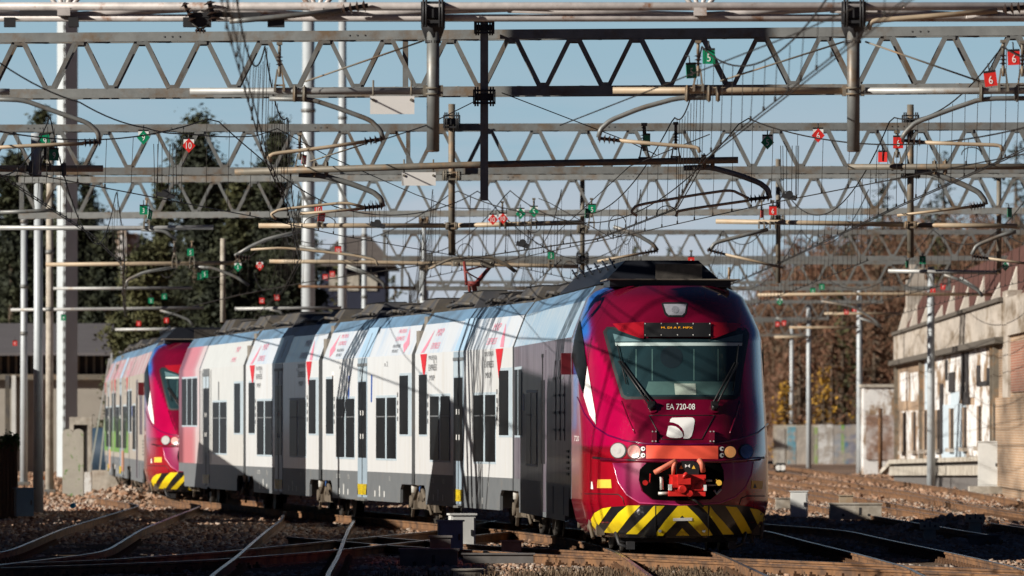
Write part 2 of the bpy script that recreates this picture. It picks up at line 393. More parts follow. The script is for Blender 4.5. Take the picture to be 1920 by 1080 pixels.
TRAIN_C = [(2.64, 128), (1.48, 149.5), (-.5, 164.6), (-2.68, 179.8), (-4.8, 195), (-7.0, 214.5), (-7.95, 217.5), (-9.3, 238), (-10.5, 254), (-11.6, 270)]
track([(2.62, 96), (2.55, 108), (2.45, 118), (2.4, 128), (2.25, 134)] + TRAIN_C[1:7] + [(-9.3, 238), (-10.5, 254), (-14, 300)], 'railway track under the two red-nosed trains, curving away to the left', (104, 150))
track([(-8.6, 108), (-7.3, 125), (-7.0, 128)] + centre([(0, 1031), (110, 992), (200, 966), (270, 945)], [(65, 1080), (160, 1045), (270, 992), (370, 950)])[1:-1] + [(-8.3, 205), (-10.4, 225)], 'rusty railway track at the left, running back to the far coupled train', (104, 190))
c5 = centre([(385, 1080), (440, 1043), (480, 1006), (525, 970)], [(620, 1080), (640, 1036), (660, 990), (672, 975)])
track([(-2.75, 96)] + c5 + [(-4.4, 190)], 'railway track running straight at the camera, left of centre, ending under the white train', (104, 165))
track([(-9.0, 112.5), (-7.2, 116.5), (-5.2, 121.5), (-3.6, 131), (-2.2, 143), (-.6, 156), (.4, 172)], 'crossover track sweeping from the lower left corner under the train', (104, 125))
track([(7.3, 100), (6.0, 107)] + centre([(1440, 992), (1534, 1017), (1616, 1040), (1710, 1064), (1786, 1080)], [(1452, 967), (1534, 982), (1660, 1011), (1796, 1036), (1920, 1064)]) + [(2.8, 178), (1.9, 200)], 'railway track in the train shadow at the right, passing close to the train nose', (104, 150))
track([(9.3, 104), (6.5, 112.5), (4.3, 119), (1.5, 127), (-1.2, 137), (-3.2, 148)], 'brown crossover track across the lower right corner in front of the train', (104, 128))
track([(12.5, 180), (12.2, 205), (11.9, 285), (11.6, 400)], 'sunlit rusty track at the right, nearest the brick building', (180, 215))
track([(11.0, 150), (10.7, 172), (10.2, 231), (9.2, 285), (8.4, 340)], 'sunlit rusty track at the right, middle of the three', (160, 200))
track([(9.4, 150), (9.0, 168), (8.3, 200), (7.7, 240), (7.2, 300)], 'sunlit rusty track at the right, nearest the train of the three', (150, 190))

# dry weeds between the near rails
def weeds(n, fx, y0, y1, name, h=(.06, .22)):
    Vv = []; Ff = []
    for i in range(n):
        Y = random.uniform(y0, y1); X = fx(Y) + random.gauss(0, 1)*.55
        z = gz(X, Y) + .02
        for k in range(5):
            a = random.random()*6.28; hh = random.uniform(*h); l = random.uniform(.1, .5)*hh; ww = .006
            b = len(Vv); dx, dy = math.cos(a), math.sin(a)
            Vv += [(X-dy*ww, Y+dx*ww, z), (X+dy*ww, Y-dx*ww, z), (X+dx*l+dy*ww, Y+dy*l-dx*ww, z+hh), (X+dx*l-dy*ww, Y+dy*l+dx*ww, z+hh)]
            Ff.append((b, b+1, b+2, b+3))
    m = mat('dry weed stalks', (.15, .10, .06), .9, 0, .4, 3, col2=(.07, .05, .03), mixscale=4)
    return tag(np_mesh(name, np.array(Vv), np.array(Ff), m), kind='stuff')
weeds(900, lambda Y: 2.3, 106, 121, 'dry_weeds', (.05, .16))
weeds(500, lambda Y: .6, 106, 118, 'dry_weeds')
weeds(250, lambda Y: -1.0, 106, 114, 'dry_weeds')

# ---------------------------------------------------------------- trackside boxes
def face_box(px0, px1, py0, py1, Y, depth, name, m, label, cat, lid=0, rz=0., base=None, group=None, door=False, extra=None):
    a = P(px0, py0, Y); b = P(px1, py1, Y); z0 = b.z if base is None else base
    c = Vector(((a.x+b.x)/2, Y+depth/2, z0)); wd = abs(b.x-a.x); h = a.z - z0
    root = empty(name, c, label, cat, group)
    mb = MB(); mb.box((0, 0, h/2-.0), (wd, depth, h)); o = mb.build('body', m, root, local=True)
    if lid: MB().box((0, 0, h+lid/2), (wd+.05, depth+.05, lid)).build('lid', m, root, local=True)
    if door:
        mb = MB()
        mb.box((0, -depth/2-.006, h*.5), (wd*.86, .01, h*.88), 0)
        dd = mb.build('door', m, root, local=True)
        MB().box((wd*.34, -depth/2-.022, h*.5), (.03, .02, .10)).build('handle', M['dark_steel'], dd, local=True)
    if extra: extra(root, wd, depth, h)
    root.rotation_euler = (0, 0, rz); return root
def holes(root, wd, depth, h):
    mb = MB()
    for q in (-.25, .25): mb.disc((q*wd, -depth/2-.005, h*.3), (0, 1, 0), .03, .01, 10)
    mb.box((.08*wd, -depth/2-.004, h*.55), (.05, .008, h*.5)); mb.build('recess', M['dark_steel'], root, local=True)
face_box(843, 889, 966, 1032, 139, .35, 'relay_cabinet', M['cab_white'], 'white cabinet with lid beside the track in front of the train side', 'cabinet', .03, R(8), door=True)
face_box(821, 867, 978, 1036, 134, .3, 'relay_cabinet', M['cab_blue'], 'blue cabinet in shadow, just left of the white cabinet', 'cabinet', .025, R(4), door=True)
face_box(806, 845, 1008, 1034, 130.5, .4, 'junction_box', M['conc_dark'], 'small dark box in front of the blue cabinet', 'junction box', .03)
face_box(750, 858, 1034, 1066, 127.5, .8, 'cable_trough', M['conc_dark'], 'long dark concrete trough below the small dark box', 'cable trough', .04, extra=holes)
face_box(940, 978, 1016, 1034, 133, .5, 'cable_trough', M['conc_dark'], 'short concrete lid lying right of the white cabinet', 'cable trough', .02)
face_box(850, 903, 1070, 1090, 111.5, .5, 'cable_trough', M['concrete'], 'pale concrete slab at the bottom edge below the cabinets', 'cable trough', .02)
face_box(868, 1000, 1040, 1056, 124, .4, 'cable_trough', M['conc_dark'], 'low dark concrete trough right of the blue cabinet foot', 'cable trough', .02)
face_box(1483, 1515, 922, 969, 190, .4, 'relay_cabinet', M['cab_white'], 'small white box on the ballast right of the train nose', 'cabinet', .02, R(-5), door=True)
face_box(1455, 1482, 935, 953, 200, .5, 'cable_trough', M['concrete'], 'pale concrete block just left of the small white box', 'cable trough', .02)
face_box(1557, 1653, 946, 974, 184, .9, 'cable_trough', M['concrete'], 'long pale concrete trough on the sunlit ballast at the right', 'cable trough', .03, extra=holes)
face_box(1574, 1599, 930, 946, 187, .3, 'junction_box', M['tube_tan'], 'tan lidded box standing over the long concrete trough', 'junction box', .02)
face_box(1818, 1874, 1006, 1034, 150, .45, 'junction_box', M['conc_dark'], 'dark box on the ballast at the lower right', 'junction box', .03)
face_box(1455, 1472, 868, 886, 300, .3, 'shunting_signal', M['black'], 'low black shunting signal with two white lamps right of the train', 'signal', 0,
         extra=lambda r, w_, d_, h: [MB().disc((q*w_, -d_/2-.02, h*.5), (0, 1, 0), .1, .05, 14).build('lamp', M['white'], r, local=True) for q in (-.24, .24)])
face_box(1835, 1876, 829, 914, 240, .5, 'relay_cabinet', M['cab_white'], 'tall pale grey cabinet with a handle in front of the brick building', 'cabinet', .03, R(-6), door=True)
face_box(1818, 1892, 912, 926, 239, .9, 'cabinet_plinth', M['concrete'], 'concrete plinth under the tall grey cabinet', 'plinth', 0)
def stub(px, pytop, pybot, Y, label):
    t = P(px, pytop, Y); b = P(px, pybot, Y); s_ = 1/S(Y); root = empty('track_magnet', (t.x, Y, b.z), label, 'track magnet'); h = t.z-b.z
    m = mat('cream concrete', (.44, .40, .30), .8, 0, .2, 5)
    MB().box((0, 0, h*.3), (.24, .2, h*.62), 0, taper=.9).build('post', m, root, local=True)
    q = MB().box((0, 0, h*.8), (.36, .24, h*.36)).build('head', m, root, local=True)
    mb = MB()
    for i in (-.1, .1): mb.disc((i, -.125, h*.8), (0, 1, 0), .022, .02, 10)
    mb.box((.0, -.122, h*.9), (.02, .01, .1)); mb.build('bolt', M['dark_steel'], q, local=True)
    return root
stub(1743, 979, 1015, 157, 'cream stub post with a bolted head, nearer to the train of the two')
stub(1828, 963, 1006, 160, 'cream stub post with a bolted head, nearer to the right edge of the two')
face_box(27, 60, 917, 968, 187, .5, 'relay_cabinet', M['cab_blue'], 'blue cabinet standing at the foot of the lattice gantry post at the left edge', 'cabinet', .03, R(10), door=True)

# ================================================================ the two trains
HW = 1.45
NOSE = Vector((2.64, 128, 0)); G = [Vector((1.48, 149.5, 0)), Vector((-.5, 164.6, 0)), Vector((-2.68, 179.8, 0)), Vector((-4.8, 195, 0)), Vector((-7.15, 214.8, 0))]
def ipl(tab, z):
    if z <= tab[0][0]: return tab[0][1]
    for (a, b), (c, d) in zip(tab, tab[1:]):
        if z <= c: return b + (d-b)*(z-a)/(c-a)
    return tab[-1][1]
def cub(tab):            # smooth monotone-ish interpolation
    xs_ = [t[0] for t in tab]; ys_ = [t[1] for t in tab]; n = len(tab); m_ = []
    for i in range(n):
        if i == 0: m_.append((ys_[1]-ys_[0])/(xs_[1]-xs_[0]))
        elif i == n-1: m_.append((ys_[-1]-ys_[-2])/(xs_[-1]-xs_[-2]))
        else: m_.append((ys_[i+1]-ys_[i-1])/(xs_[i+1]-xs_[i-1]))
    def f(x):
        if x <= xs_[0]: return ys_[0]
        if x >= xs_[-1]: return ys_[-1]
        for i in range(n-1):
            if x <= xs_[i+1]:
                h = xs_[i+1]-xs_[i]; t = (x-xs_[i])/h
                return (2*t**3-3*t**2+1)*ys_[i] + (t**3-2*t**2+t)*h*m_[i] + (-2*t**3+3*t**2)*ys_[i+1] + (t**3-t**2)*h*m_[i+1]
    return f
SB = cub([(.22, .34), (.45, .12), (.70, .04), (1.06, 0), (1.45, .03), (1.62, .10), (1.9, .27), (2.4, .66), (3.0, 1.06), (3.41, 1.36), (3.7, 1.62), (3.95, 1.95), (4.12, 2.5)])
WD = lambda z: ipl([(.22, 1.22), (.45, 1.38), (.75, 1.45), (3.30, 1.45), (3.42, 1.425), (3.96, 1.215), (4.06, 1.11), (4.12, .98), (4.17, .7)], z)
DC = lambda z: 2.1
def SF(u, z):
    t = min(1, abs(u)/WD(z))
    return SB(z) + DC(z)*(1-(1-t**3.1)**.62)
def sfn(u, z, e=.01):
    uw = WD(z)*.995; u = max(-uw, min(uw, u))
    du = (SF(min(uw, u+e), z)-SF(max(-uw, u-e), z))/(2*e); dz = (SF(u, z+e)-SF(u, z-e))/(2*e)
    return Vector((du, -1, dz)).normalized()
dcab = (G[0]-NOSE).normalized(); YAW = math.atan2(-dcab.x, dcab.y)
MC = Matrix.Translation(NOSE) @ Matrix.Rotation(YAW, 4, 'Z'); MCi = MC.inverted()
def hit(x, y):
    """photo pixel -> point on the nose, in the cab's own axes"""
    o = MCi @ CAMP; d = (MCi.to_3x3() @ ray(x, y)); d = d/d.y
    def inside(p): return abs(p.x) < WD(p.z)-1e-4 and p.y > SF(p.x, p.z)
    yy = -.2; step = .05; last = yy
    while yy < 9:
        p = o + d*(yy-o.y)
        if inside(p):
            a, b = last, yy
            for _ in range(18):
                m_ = (a+b)/2; q = o + d*(m_-o.y)
                if inside(q): b = m_
                else: a = m_
            return o + d*(b-o.y)
        last = yy; yy += step
    return o + d*(2.5-o.y)
def onrm(p):
    if p.y > SB(p.z)+DC(p.z)-.05: return Vector((math.copysign(1, p.x), 0, 0))
    return sfn(p.x, p.z)
def patch(poly, name, m, parent, off=.004, g=9., thick=0, paintfn=None):
    pl = [Vector(p) for p in poly]; pts = []
    for a, b in zip(pl, pl[1:]+pl[:1]):
        n = max(1, int((b-a).length/g))
        for k in range(n): pts.append(a.lerp(b, k/n))
    n = len(pts); x0 = min(p.x for p in pts); x1 = max(p.x for p in pts); y0 = min(p.y for p in pts); y1 = max(p.y for p in pts)
    def ins(q):
        c = False
        for i in range(n):
            a, b = pts[i], pts[(i+1) % n]
            if (a.y > q.y) != (b.y > q.y) and q.x < (b.x-a.x)*(q.y-a.y)/(b.y-a.y)+a.x: c = not c
        return c
    ext = []; yy = y0+g*.5
    while yy < y1:
        xx = x0+g*.5
        while xx < x1:
            q = Vector((xx, yy))
            if ins(q) and min((q-p).length for p in pts) > g*.4: ext.append(q)
            xx += g
        yy += g
    r = delaunay_2d_cdt(pts+ext, [], [list(range(n))], 1, 1e-4)
    V3 = []
    for q in r[0]:
        h_ = hit(q.x, q.y); V3.append(h_ + onrm(h_)*off)
    mb = MB(); fs = []
    for f in r[2]:
        a, b, c = [V3[i] for i in f[:3]]
        nn = (b-a).cross(c-a); f = tuple(f)
        fs.append(f if nn.dot(onrm((a+b+c)/3)) > 0 else f[::-1])
    me = bpy.data.meshes.new(name); me.from_pydata(V3, [], fs); me.materials.append(m)
    for p_ in me.polygons: p_.use_smooth = True
    o = bpy.data.objects.new(name, me); COL.objects.link(o); o.parent = parent; WLD[o.name] = Vector((0, 0, 0))
    if paintfn: set_paint(o, paintfn)
    return o
def seam(pxs, r, name, m, parent, off=.002, n=6):
    pts = []
    for a, b in zip(pxs, pxs[1:]):
        k = max(1, int(math.hypot(b[0]-a[0], b[1]-a[1])/8))
        for i in range(k):
            h_ = hit(a[0]+(b[0]-a[0])*i/k, a[1]+(b[1]-a[1])*i/k); pts.append(h_+onrm(h_)*off)
    h_ = hit(*pxs[-1]); pts.append(h_+onrm(h_)*off)
    return MB().tube(pts, r, n).build(name, m, parent, local=True)

# livery
M['paint'] = paint_attr('nose paint', .20, .6, .16)
M['crimson'] = mat('crimson paint', (.16, .003, .022), .25, 0, .08, 3, coat=.7)
M['bay_shade'] = mat('painted bay shade', (.003, .003, .003), 1., 0, 0, spec=0.)
M['fairing'] = mat('dark red fairing', (.30, .006, .015), .25, 0, .05, coat=.6)
M['salmon'] = mat('orange red panel', (.85, .10, .055), .4, 0, .08, 4)
M['coupler_red'] = mat('red coupler', (.62, .02, .015), .45, 0, .25, 9)
M['hazard_y'] = mat('yellow hazard paint', (.80, .58, .01), .45, 0, .12, 4, col2=(.55, .42, .05), mixscale=5, thr=(.6, .8))
M['hazard_k'] = mat('black hazard paint', (.012, .012, .014), .3, 0, .2, 4, coat=.3)
M['glass_dark'] = mat('dark train window', (.008, .009, .010), .35, 0, .7, 1.1, spec=.05)
M['glass_cab'] = glass_mat('windscreen glass', (.80, .88, .88), .03)
M['cab_inside'] = mat('dark cab interior', (.005, .026, .034), .9, 0, .3, 2)
M['dash'] = mat('grey green desk', (.10, .17, .16), .8, 0, .2, 3)
M['lamp_glass'] = mat('lamp lens', (.62, .60, .58), .12, .3, .12, 20, spec=.9)
M['lamp_pink'] = mat('pinkish lamp lens', (.80, .36, .32), .15, .1, .2, 25, spec=.9)
M['lamp_amber'] = mat('orange lamp lens', (.90, .45, .16), .3, .0, .3, 60, emit=(1, .45, .15), estr=.25)
M['lamp_dark'] = mat('dark lamp lens', (.20, .24, .32), .08, .7, .4, 30, spec=.9)
M['skirt'] = mat('dark grey skirt paint', (.14, .15, .16), .5, 0, .15, 2, col2=(.15, .13, .11), mixscale=2, thr=(.55, .75))
M['side_white'] = mat('dusty white side paint', (.69, .70, .71), .35, 0, .06, 1.6, coat=.2, stretch=(1, 1, .15), col2=(.60, .57, .52), mixscale=3, thr=(.55, .75))
M['slant_white'] = mat('white roof edge paint with bluish shade streaks', (.72, .75, .80), .3, 0, .05, 2, coat=.3, col2=(.50, .62, .78), mixscale=1.1, thr=(.52, .68), stretch=(1, 1, .12))  # blue streaks are shadow and reflection put into the white panel's colour
M['slant_cab'] = mat('roof edge paint with shadow streaks', (.55, .65, .74), .3, 0, .1, 3, coat=.3, col2=(.28, .45, .62), mixscale=3, thr=(.42, .6), stretch=(1, 1, .1))  # cab panel: denser blue shadow streaks painted into the colour
M['side_shaded'] = mat('white side paint shaded mauve', (.16, .14, .17), .45, 0, .25, 3, coat=.1, spec=.3, col2=(.09, .075, .095), mixscale=2.5, thr=(.42, .6), stretch=(1, 1, .08))  # white livery darkened to mauve, its shade put into the colour
M['roof_blue'] = mat('blue grey roof', (.14, .25, .38), .45, 0, .2, 1.5, col2=(.10, .16, .23), mixscale=.8, stretch=(1, .5, 1))
M['roof_dark'] = mat('dark grey roof equipment', (.055, .055, .06), .6, 0, .3, 3, col2=(.10, .085, .065), mixscale=1.2)
M['roof_black'] = mat('black roof pod', (.012, .013, .017), .35, 0, .3, 3)
M['door'] = mat('blue grey door paint', (.30, .38, .45), .4, 0, .08, 2)
M['pillar'] = mat('pale blue grey window pillar', (.42, .50, .56), .45, 0, .1, 3)
M['bogie'] = mat('brake dust brown', (.12, .095, .07), .85, .1, .4, 5, bump=.2)
M['wheel'] = mat('dark wheel steel', (.05, .045, .04), .6, .5, .3, 5)
M['decal_red'] = mat('red decal', (.60, .01, .02), .4, 0, .05)
M['decal_pink'] = mat('pink lettering', (.75, .25, .34), .4, 0, .2, 9)
M['decal_grey'] = mat('grey lettering', (.10, .10, .11), .5, 0, .1)
M['decal_blue'] = mat('blue label', (.01, .07, .35), .4, 0, .05)
M['decal_white'] = mat('white lettering', (.85, .84, .82), .4, 0, .05)
M['panto_red'] = mat('dull red pantograph paint', (.20, .03, .025), .6, 0, .25, 5)
M['hose'] = mat('salmon hose', (.62, .17, .10), .6, 0, .2, 8)
M['plate_yellow'] = mat('yellow label', (.85, .50, .06), .5, 0, .1, 9)

def lerp3(a, b, t): t = max(0, min(1, t)); return tuple(a[i]+(b[i]-a[i])*t for i in range(3))
def ss(a, b, x): t = max(0, min(1, (x-a)/(b-a))); return t*t*(3-2*t)
CRIM = (.135, .002, .018); PINK = (.38, .0, .048); RED = (.30, .003, .013); BLUE = (.03, .17, .60); PURP = (.13, .012, .12); DKBL = (.008, .02, .07)
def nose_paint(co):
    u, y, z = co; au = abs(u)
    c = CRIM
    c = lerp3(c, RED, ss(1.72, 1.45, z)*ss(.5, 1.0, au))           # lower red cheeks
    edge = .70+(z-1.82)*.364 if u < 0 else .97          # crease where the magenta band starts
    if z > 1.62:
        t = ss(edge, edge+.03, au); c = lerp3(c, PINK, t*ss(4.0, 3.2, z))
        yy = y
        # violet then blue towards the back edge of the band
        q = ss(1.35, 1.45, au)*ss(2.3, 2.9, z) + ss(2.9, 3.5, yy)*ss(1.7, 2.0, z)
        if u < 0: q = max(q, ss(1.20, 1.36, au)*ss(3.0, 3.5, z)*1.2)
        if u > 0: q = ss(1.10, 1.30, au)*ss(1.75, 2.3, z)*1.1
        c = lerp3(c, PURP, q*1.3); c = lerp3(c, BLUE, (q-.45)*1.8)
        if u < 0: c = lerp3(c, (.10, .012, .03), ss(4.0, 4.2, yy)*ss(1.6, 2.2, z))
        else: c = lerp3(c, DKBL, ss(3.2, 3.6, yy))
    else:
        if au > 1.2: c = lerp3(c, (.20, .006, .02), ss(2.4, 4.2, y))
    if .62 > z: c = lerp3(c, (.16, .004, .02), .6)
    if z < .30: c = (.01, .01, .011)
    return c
ROOFX = [(-1.45, 3.34), (-1.215, 3.96), (-1.0, 4.10), (-.6, 4.17), (.6, 4.17), (1.0, 4.10), (1.215, 3.96), (1.45, 3.34)]

def build_nose(root):
    zs = [.22, .26, .32, .4] + [.45+.05*i for i in range(70) if .45+.05*i < 3.95] + [3.95, 3.99, 4.03, 4.06, 4.09, 4.12]
    us = [math.sin(math.pi/2*(-1+2*i/72)) for i in range(73)]
    ext = [.3, .6, .8, 1.0]; YB = 4.6; vs = []; nr = 0
    for z in zs:
        wz = WD(z); row = []
        y_e = SF(wz, z)
        for e in ext[::-1]: row.append((-wz, y_e+(YB-y_e)*e, z))
        for t in us: row.append((t*wz, SF(t*wz, z), z))
        for e in ext: row.append((wz, y_e+(YB-y_e)*e, z))
        nr = len(row); vs += row
    mb = MB(); fs = [(j*nr+i, j*nr+i+1, (j+1)*nr+i+1, (j+1)*nr+i) for j in range(len(zs)-1) for i in range(nr-1)]
    mb.add(vs, fs, 0, True)
    top = [vs[(len(zs)-1)*nr+i] for i in range(nr)]
    mb.add([(x, y, z) for x, y, z in top] , [tuple(range(nr))], 1)
    bot = vs[:nr]; mb.add(bot, [tuple(range(nr))[::-1]], 1)
    o = mb.build('cab', [M['paint'], M['roof_dark']], root, local=True)
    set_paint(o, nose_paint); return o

def h2(x, y, off=0.):
    p = hit(x, y); return p + onrm(p)*off
def surf_text(t, cx, cy, wpx, hpx, name, m, parent, off=.006):
    vs, fs = text_geo(t, 1.0)
    x0 = min(v[0] for v in vs); x1 = max(v[0] for v in vs); y0 = min(v[1] for v in vs); y1 = max(v[1] for v in vs)
    pv = [h2(cx+((v[0]-x0)/(x1-x0)-.5)*wpx, cy-((v[1]-y0)/(y1-y0)-.5)*hpx, off) for v in vs]
    return MB().add(pv, fs).build(name, m, parent, local=True)

def circ(cx, cy, rx, ry, n=22): return [(cx+rx*math.cos(2*math.pi*k/n), cy+ry*math.sin(2*math.pi*k/n)) for k in range(n)]
def front_details(cab):
    # --- windscreen
    ws = [(1138, 624), (1142, 617), (1150, 618), (1205, 637), (1333, 637), (1386, 619), (1396, 620), (1399, 628), (1389, 690), (1382, 738), (1377, 744), (1176, 744), (1170, 740), (1155, 690)]
    patch([(1131, 622), (1138, 613), (1150, 613), (1205, 634), (1333, 634), (1386, 615), (1398, 615), (1405, 626), (1394, 690), (1387, 741), (1380, 749), (1173, 749), (1165, 744), (1149, 690)], 'windscreen_seal', M['black'], cab, .004)
    patch(ws, 'cab_interior', M['cab_inside'], cab, .007)
    patch([(1154, 643), (1391, 648-5), (1390, 649), (1155, 649)], 'sun_blind', M['white'], cab, .011)
    patch([(1150, 626), (1207, 641), (1330, 641), (1392, 626), (1391, 641), (1154, 641)], 'blind_upper', mat('grey teal blind', (.13, .2, .22), .7), cab, .010)
    patch([(1216, 716), (1378, 716), (1374, 741), (1208, 741)], 'driver_desk', M['dash'], cab, .010)
    patch([(1264, 720), (1304, 720), (1305, 741), (1266, 741)], 'paper_sheet', mat('cream paper', (.72, .70, .60), .7), cab, .013)
    patch(circ(1259, 670, 21, 21), 'seat_head_rest', mat('dark seat cloth', (.004, .012, .02), .9), cab, .010)
    for x in (1192, 1222, 1300, 1345): patch([(x, 655), (x+2, 655), (x+2, 714), (x, 714)], 'door_seam', M['dash'], cab, .0085)
    patch(ws, 'windscreen', M['glass_cab'], cab, .030)
    # --- red fairings beside the destination display
    patch([(1151, 609), (1208, 606), (1208, 637), (1200, 636), (1163, 622)], 'display_fairing', M['fairing'], cab, .034)
    patch([(1332, 606), (1388, 609), (1376, 622), (1340, 636), (1332, 637)], 'display_fairing', M['fairing'], cab, .034)
    dp = patch([(1209, 609), (1331, 609), (1331, 635), (1209, 635)], 'destination_display', M['black'], cab, .05)
    am = mat('amber display dots', (.5, .2, .0), .5, 0, .3, 90, emit=(1, .42, .02), estr=.55)
    surf_text('M. DI A F. MPX', 1269, 618.5, 58, 3.4, 'display_text', am, dp, .056)
    mb = MB()
    for x in (1211, 1240, 1270, 1299, 1329):
        for y in (611, 632): p = h2(x, y, .055); mb.disc(p, (0, 1, .3), .009, .012, 8)
    mb.build('screw', M['white'], dp, local=True)
    # --- top lamp
    patch([(1240, 569), (1246, 567), (1286, 567), (1290, 569), (1287, 588), (1281, 595), (1252, 595), (1246, 590)], 'lamp_surround', M['black'], cab, .005)
    tl = patch([(1244, 571), (1287, 571), (1284, 587), (1279, 592), (1254, 592), (1249, 587)], 'top_lamp', mat('top lamp lens', (.42, .42, .47), .15, .3, .15, 30), cab, .012)
    patch(circ(1266, 582, 7, 7, 14), 'reflector', mat('lamp reflector', (.5, .5, .55), .2, .6, .5, 60), tl, .016)
    # --- wipers
    for s_, bx, by, tx, ty, b0, b1 in ((1, 1222, 763, 1168, 681, (1161, 649), (1177, 722)), (-1, 1338, 763, 1375, 684, (1381, 649), (1371, 735))):
        mb = MB(); a = h2(bx, by, .07); t = h2(tx, ty, .07); sx = Vector((.035, 0, 0))
        mb.tube([a-sx, t-sx*.6], .017, 6); mb.tube([a+sx, t+sx*.6], .014, 6)
        mb.tube([h2(bx, by+5, .0), h2(bx, by+4, .09)], .045, 8); mb.box(h2(bx, by, .06), (.11, .08, .1))
        wp = mb.build('wiper', M['black'], cab, local=True)
        MB().tube([h2(*b0, .045), h2((b0[0]+b1[0])/2, (b0[1]+b1[1])/2, .055), h2(*b1, .045)], .010, 6).tube([t, h2((b0[0]+b1[0])/2, (b0[1]+b1[1])/2, .055)], .014, 6).build('blade', M['black'], wp, local=True)
        patch(circ(bx, by+8, 10, 5, 14), 'wiper_foot', M['crimson'], cab, .02)
    # --- number and emblem
    surf_text('EA 720-08', 1276.5, 763, 53, 11, 'unit_number', M['decal_white'], cab, .008)
    for d in ([(1217, 779), (1340, 779), (1316, 824), (1241, 824), (1217, 779)],): seam(d, .008, 'hatch_seam', M['black'], cab)
    k = .2594
    L1 = [(985, 200), (990, 180), (1003, 169), (1120, 166), (1150, 168), (1163, 178), (1166, 195), (1155, 260), (1143, 300), (1130, 316), (1110, 320), (1085, 318), (1084, 312), (1090, 295), (1088, 270), (1075, 245), (1050, 220), (1015, 205)]
    L2 = [(976, 228), (1000, 226), (1030, 232), (1055, 250), (1075, 275), (1082, 295), (1078, 307), (1060, 314), (1030, 316), (990, 312), (965, 302), (962, 290)]
    for Lg in (L1, L2): patch([(1000+x*k, 740+y*k) for x, y in Lg], 'white_emblem', M['decal_white'], cab, .008, 5)
    for bx, by in ((1227, 820), (1334, 820)):
        mb = MB(); p = h2(bx, by, .03); mb.box(p, (.075, .07, .12)); mb.box(h2(bx, by-8, .01), (.07, .03, .07)); mb.box(h2(bx, by+9, .01), (.07, .03, .07))
        hg = mb.build('hinge', M['crimson'], cab, local=True)
        mb = MB()
        for dx in (-3, 3):
            for dy in (-9, 9): mb.disc(h2(bx+dx, by+dy, .03), (0, 1, 0), .012, .03, 8)
        mb.build('bolt', M['lamp_glass'], hg, local=True)
    # --- curved panel edge of the bonnet, crease lines
    seam([(1083, 745), (1096, 775), (1115, 800), (1140, 816), (1170, 826), (1212, 832), (1275, 834), (1340, 832), (1385, 824), (1420, 812), (1440, 795)], .014, 'bonnet_edge', mat('dark magenta edge', (.12, .0, .05), .3, 0, .05, coat=.5), cab, .0)
    seam([(1166, 752), (1178, 785), (1191, 813)], .010, 'crease', M['crimson'], cab, .004)
    seam([(1387, 752), (1378, 785), (1368, 813)], .010, 'crease', M['crimson'], cab, .004)
    # --- light strip
    patch([(1212, 836), (1346, 837), (1346, 861), (1212, 860)], 'lamp_bar_panel', M['salmon'], cab, .014)
    for nm, c, r, m_ in (('headlight', (1160, 845), 13.5, 'lamp_glass'), ('marker_light', (1190, 847), 11.5, 'lamp_pink'), ('marker_light', (1368, 848), 10.5, 'lamp_amber'), ('headlight', (1398, 847), 12.5, 'lamp_dark')):
        rx = r*(1 if 1150 < c[0] < 1390 else .95)
        ri = patch(circ(*c, rx+1.8, r+1.8), nm, M['black'], cab, .010, 6)
        patch(circ(*c, rx, r), 'lens', M[m_], ri, .018, 6)
        patch(circ(c[0]-.5, c[1], rx*.45, r*.45), 'bulb', M[m_], ri, .022, 4)
    for x in (1206, 1353):
        for y in (842, 854):
            b_ = patch(circ(x, y, 4.2, 4.2, 12), 'sensor', M['white'], cab, .012, 4); patch(circ(x+1, y, 2, 2, 10), 'lens', M['black'], b_, .015, 3)
    seam([(1112, 858), (1140, 861), (1212, 864), (1346, 864), (1400, 862), (1432, 858)], .022, 'panel_gap_shadow', M['black'], cab, -.006)  # black gap line with the shadow under the lamp bar painted in
    # lip above the coupler bay, throws a shadow
    mb = MB(); lip = [h2(x, y, .02) for x, y in ((1130, 862), (1160, 863), (1212, 864), (1275, 865), (1346, 865), (1390, 863), (1422, 860))]
    mb.tube(lip, .030, 8); mb.build('lip', M['crimson'], cab, local=True)
    # --- bowl round the coupler
    bowl = mat('magenta bowl paint', (.26, .005, .07), .35, 0, .12, 6, coat=.5)
    patch([(1150, 868), (1212, 868), (1200, 880), (1198, 900), (1203, 920), (1222, 937), (1275, 940), (1330, 938), (1350, 922), (1357, 900), (1352, 870), (1412, 866), (1408, 890), (1396, 915), (1378, 932), (1350, 943), (1275, 947), (1200, 943), (1176, 928), (1160, 905)], 'coupler_bowl', bowl, cab, .006)
    seam([(1150, 868), (1160, 905), (1176, 928), (1200, 943), (1275, 947), (1350, 943), (1378, 932), (1396, 915), (1408, 890), (1412, 866)], .012, 'bowl_edge', mat('bright bowl edge', (.5, .05, .16), .25, 0, .05, coat=.6), cab, .004)
    patch([(1212, 868), (1350, 868), (1356, 882), (1357, 900), (1351, 920), (1332, 936), (1275, 938), (1224, 936), (1206, 922), (1199, 900), (1200, 882)], 'coupler_bay_shade', M['bay_shade'], cab, .010)  # shade of the bay painted as a flat black patch, no real hollow
    # --- coupler
    c0 = h2(1287, 909); cp = MB()
    def at(x, y, o): q = hit(x, y); return Vector((q.x, -o, q.z))
    def cbx(mb, x0, y0, x1, y1, o0, o1, mi=0):
        a = at(x0, y0, 0); b = at(x1, y1, 0)
        mb.b2((a.x, -o0, a.z), (b.x, -o1, b.z), mi)
    cbx(cp, 1254, 890, 1321, 929, -.2, .22); cbx(cp, 1258, 893, 1272, 914, .2, .30); cbx(cp, 1268, 889, 1292, 908, .2, .34); cbx(cp, 1294, 896, 1318, 900, .2, .26)
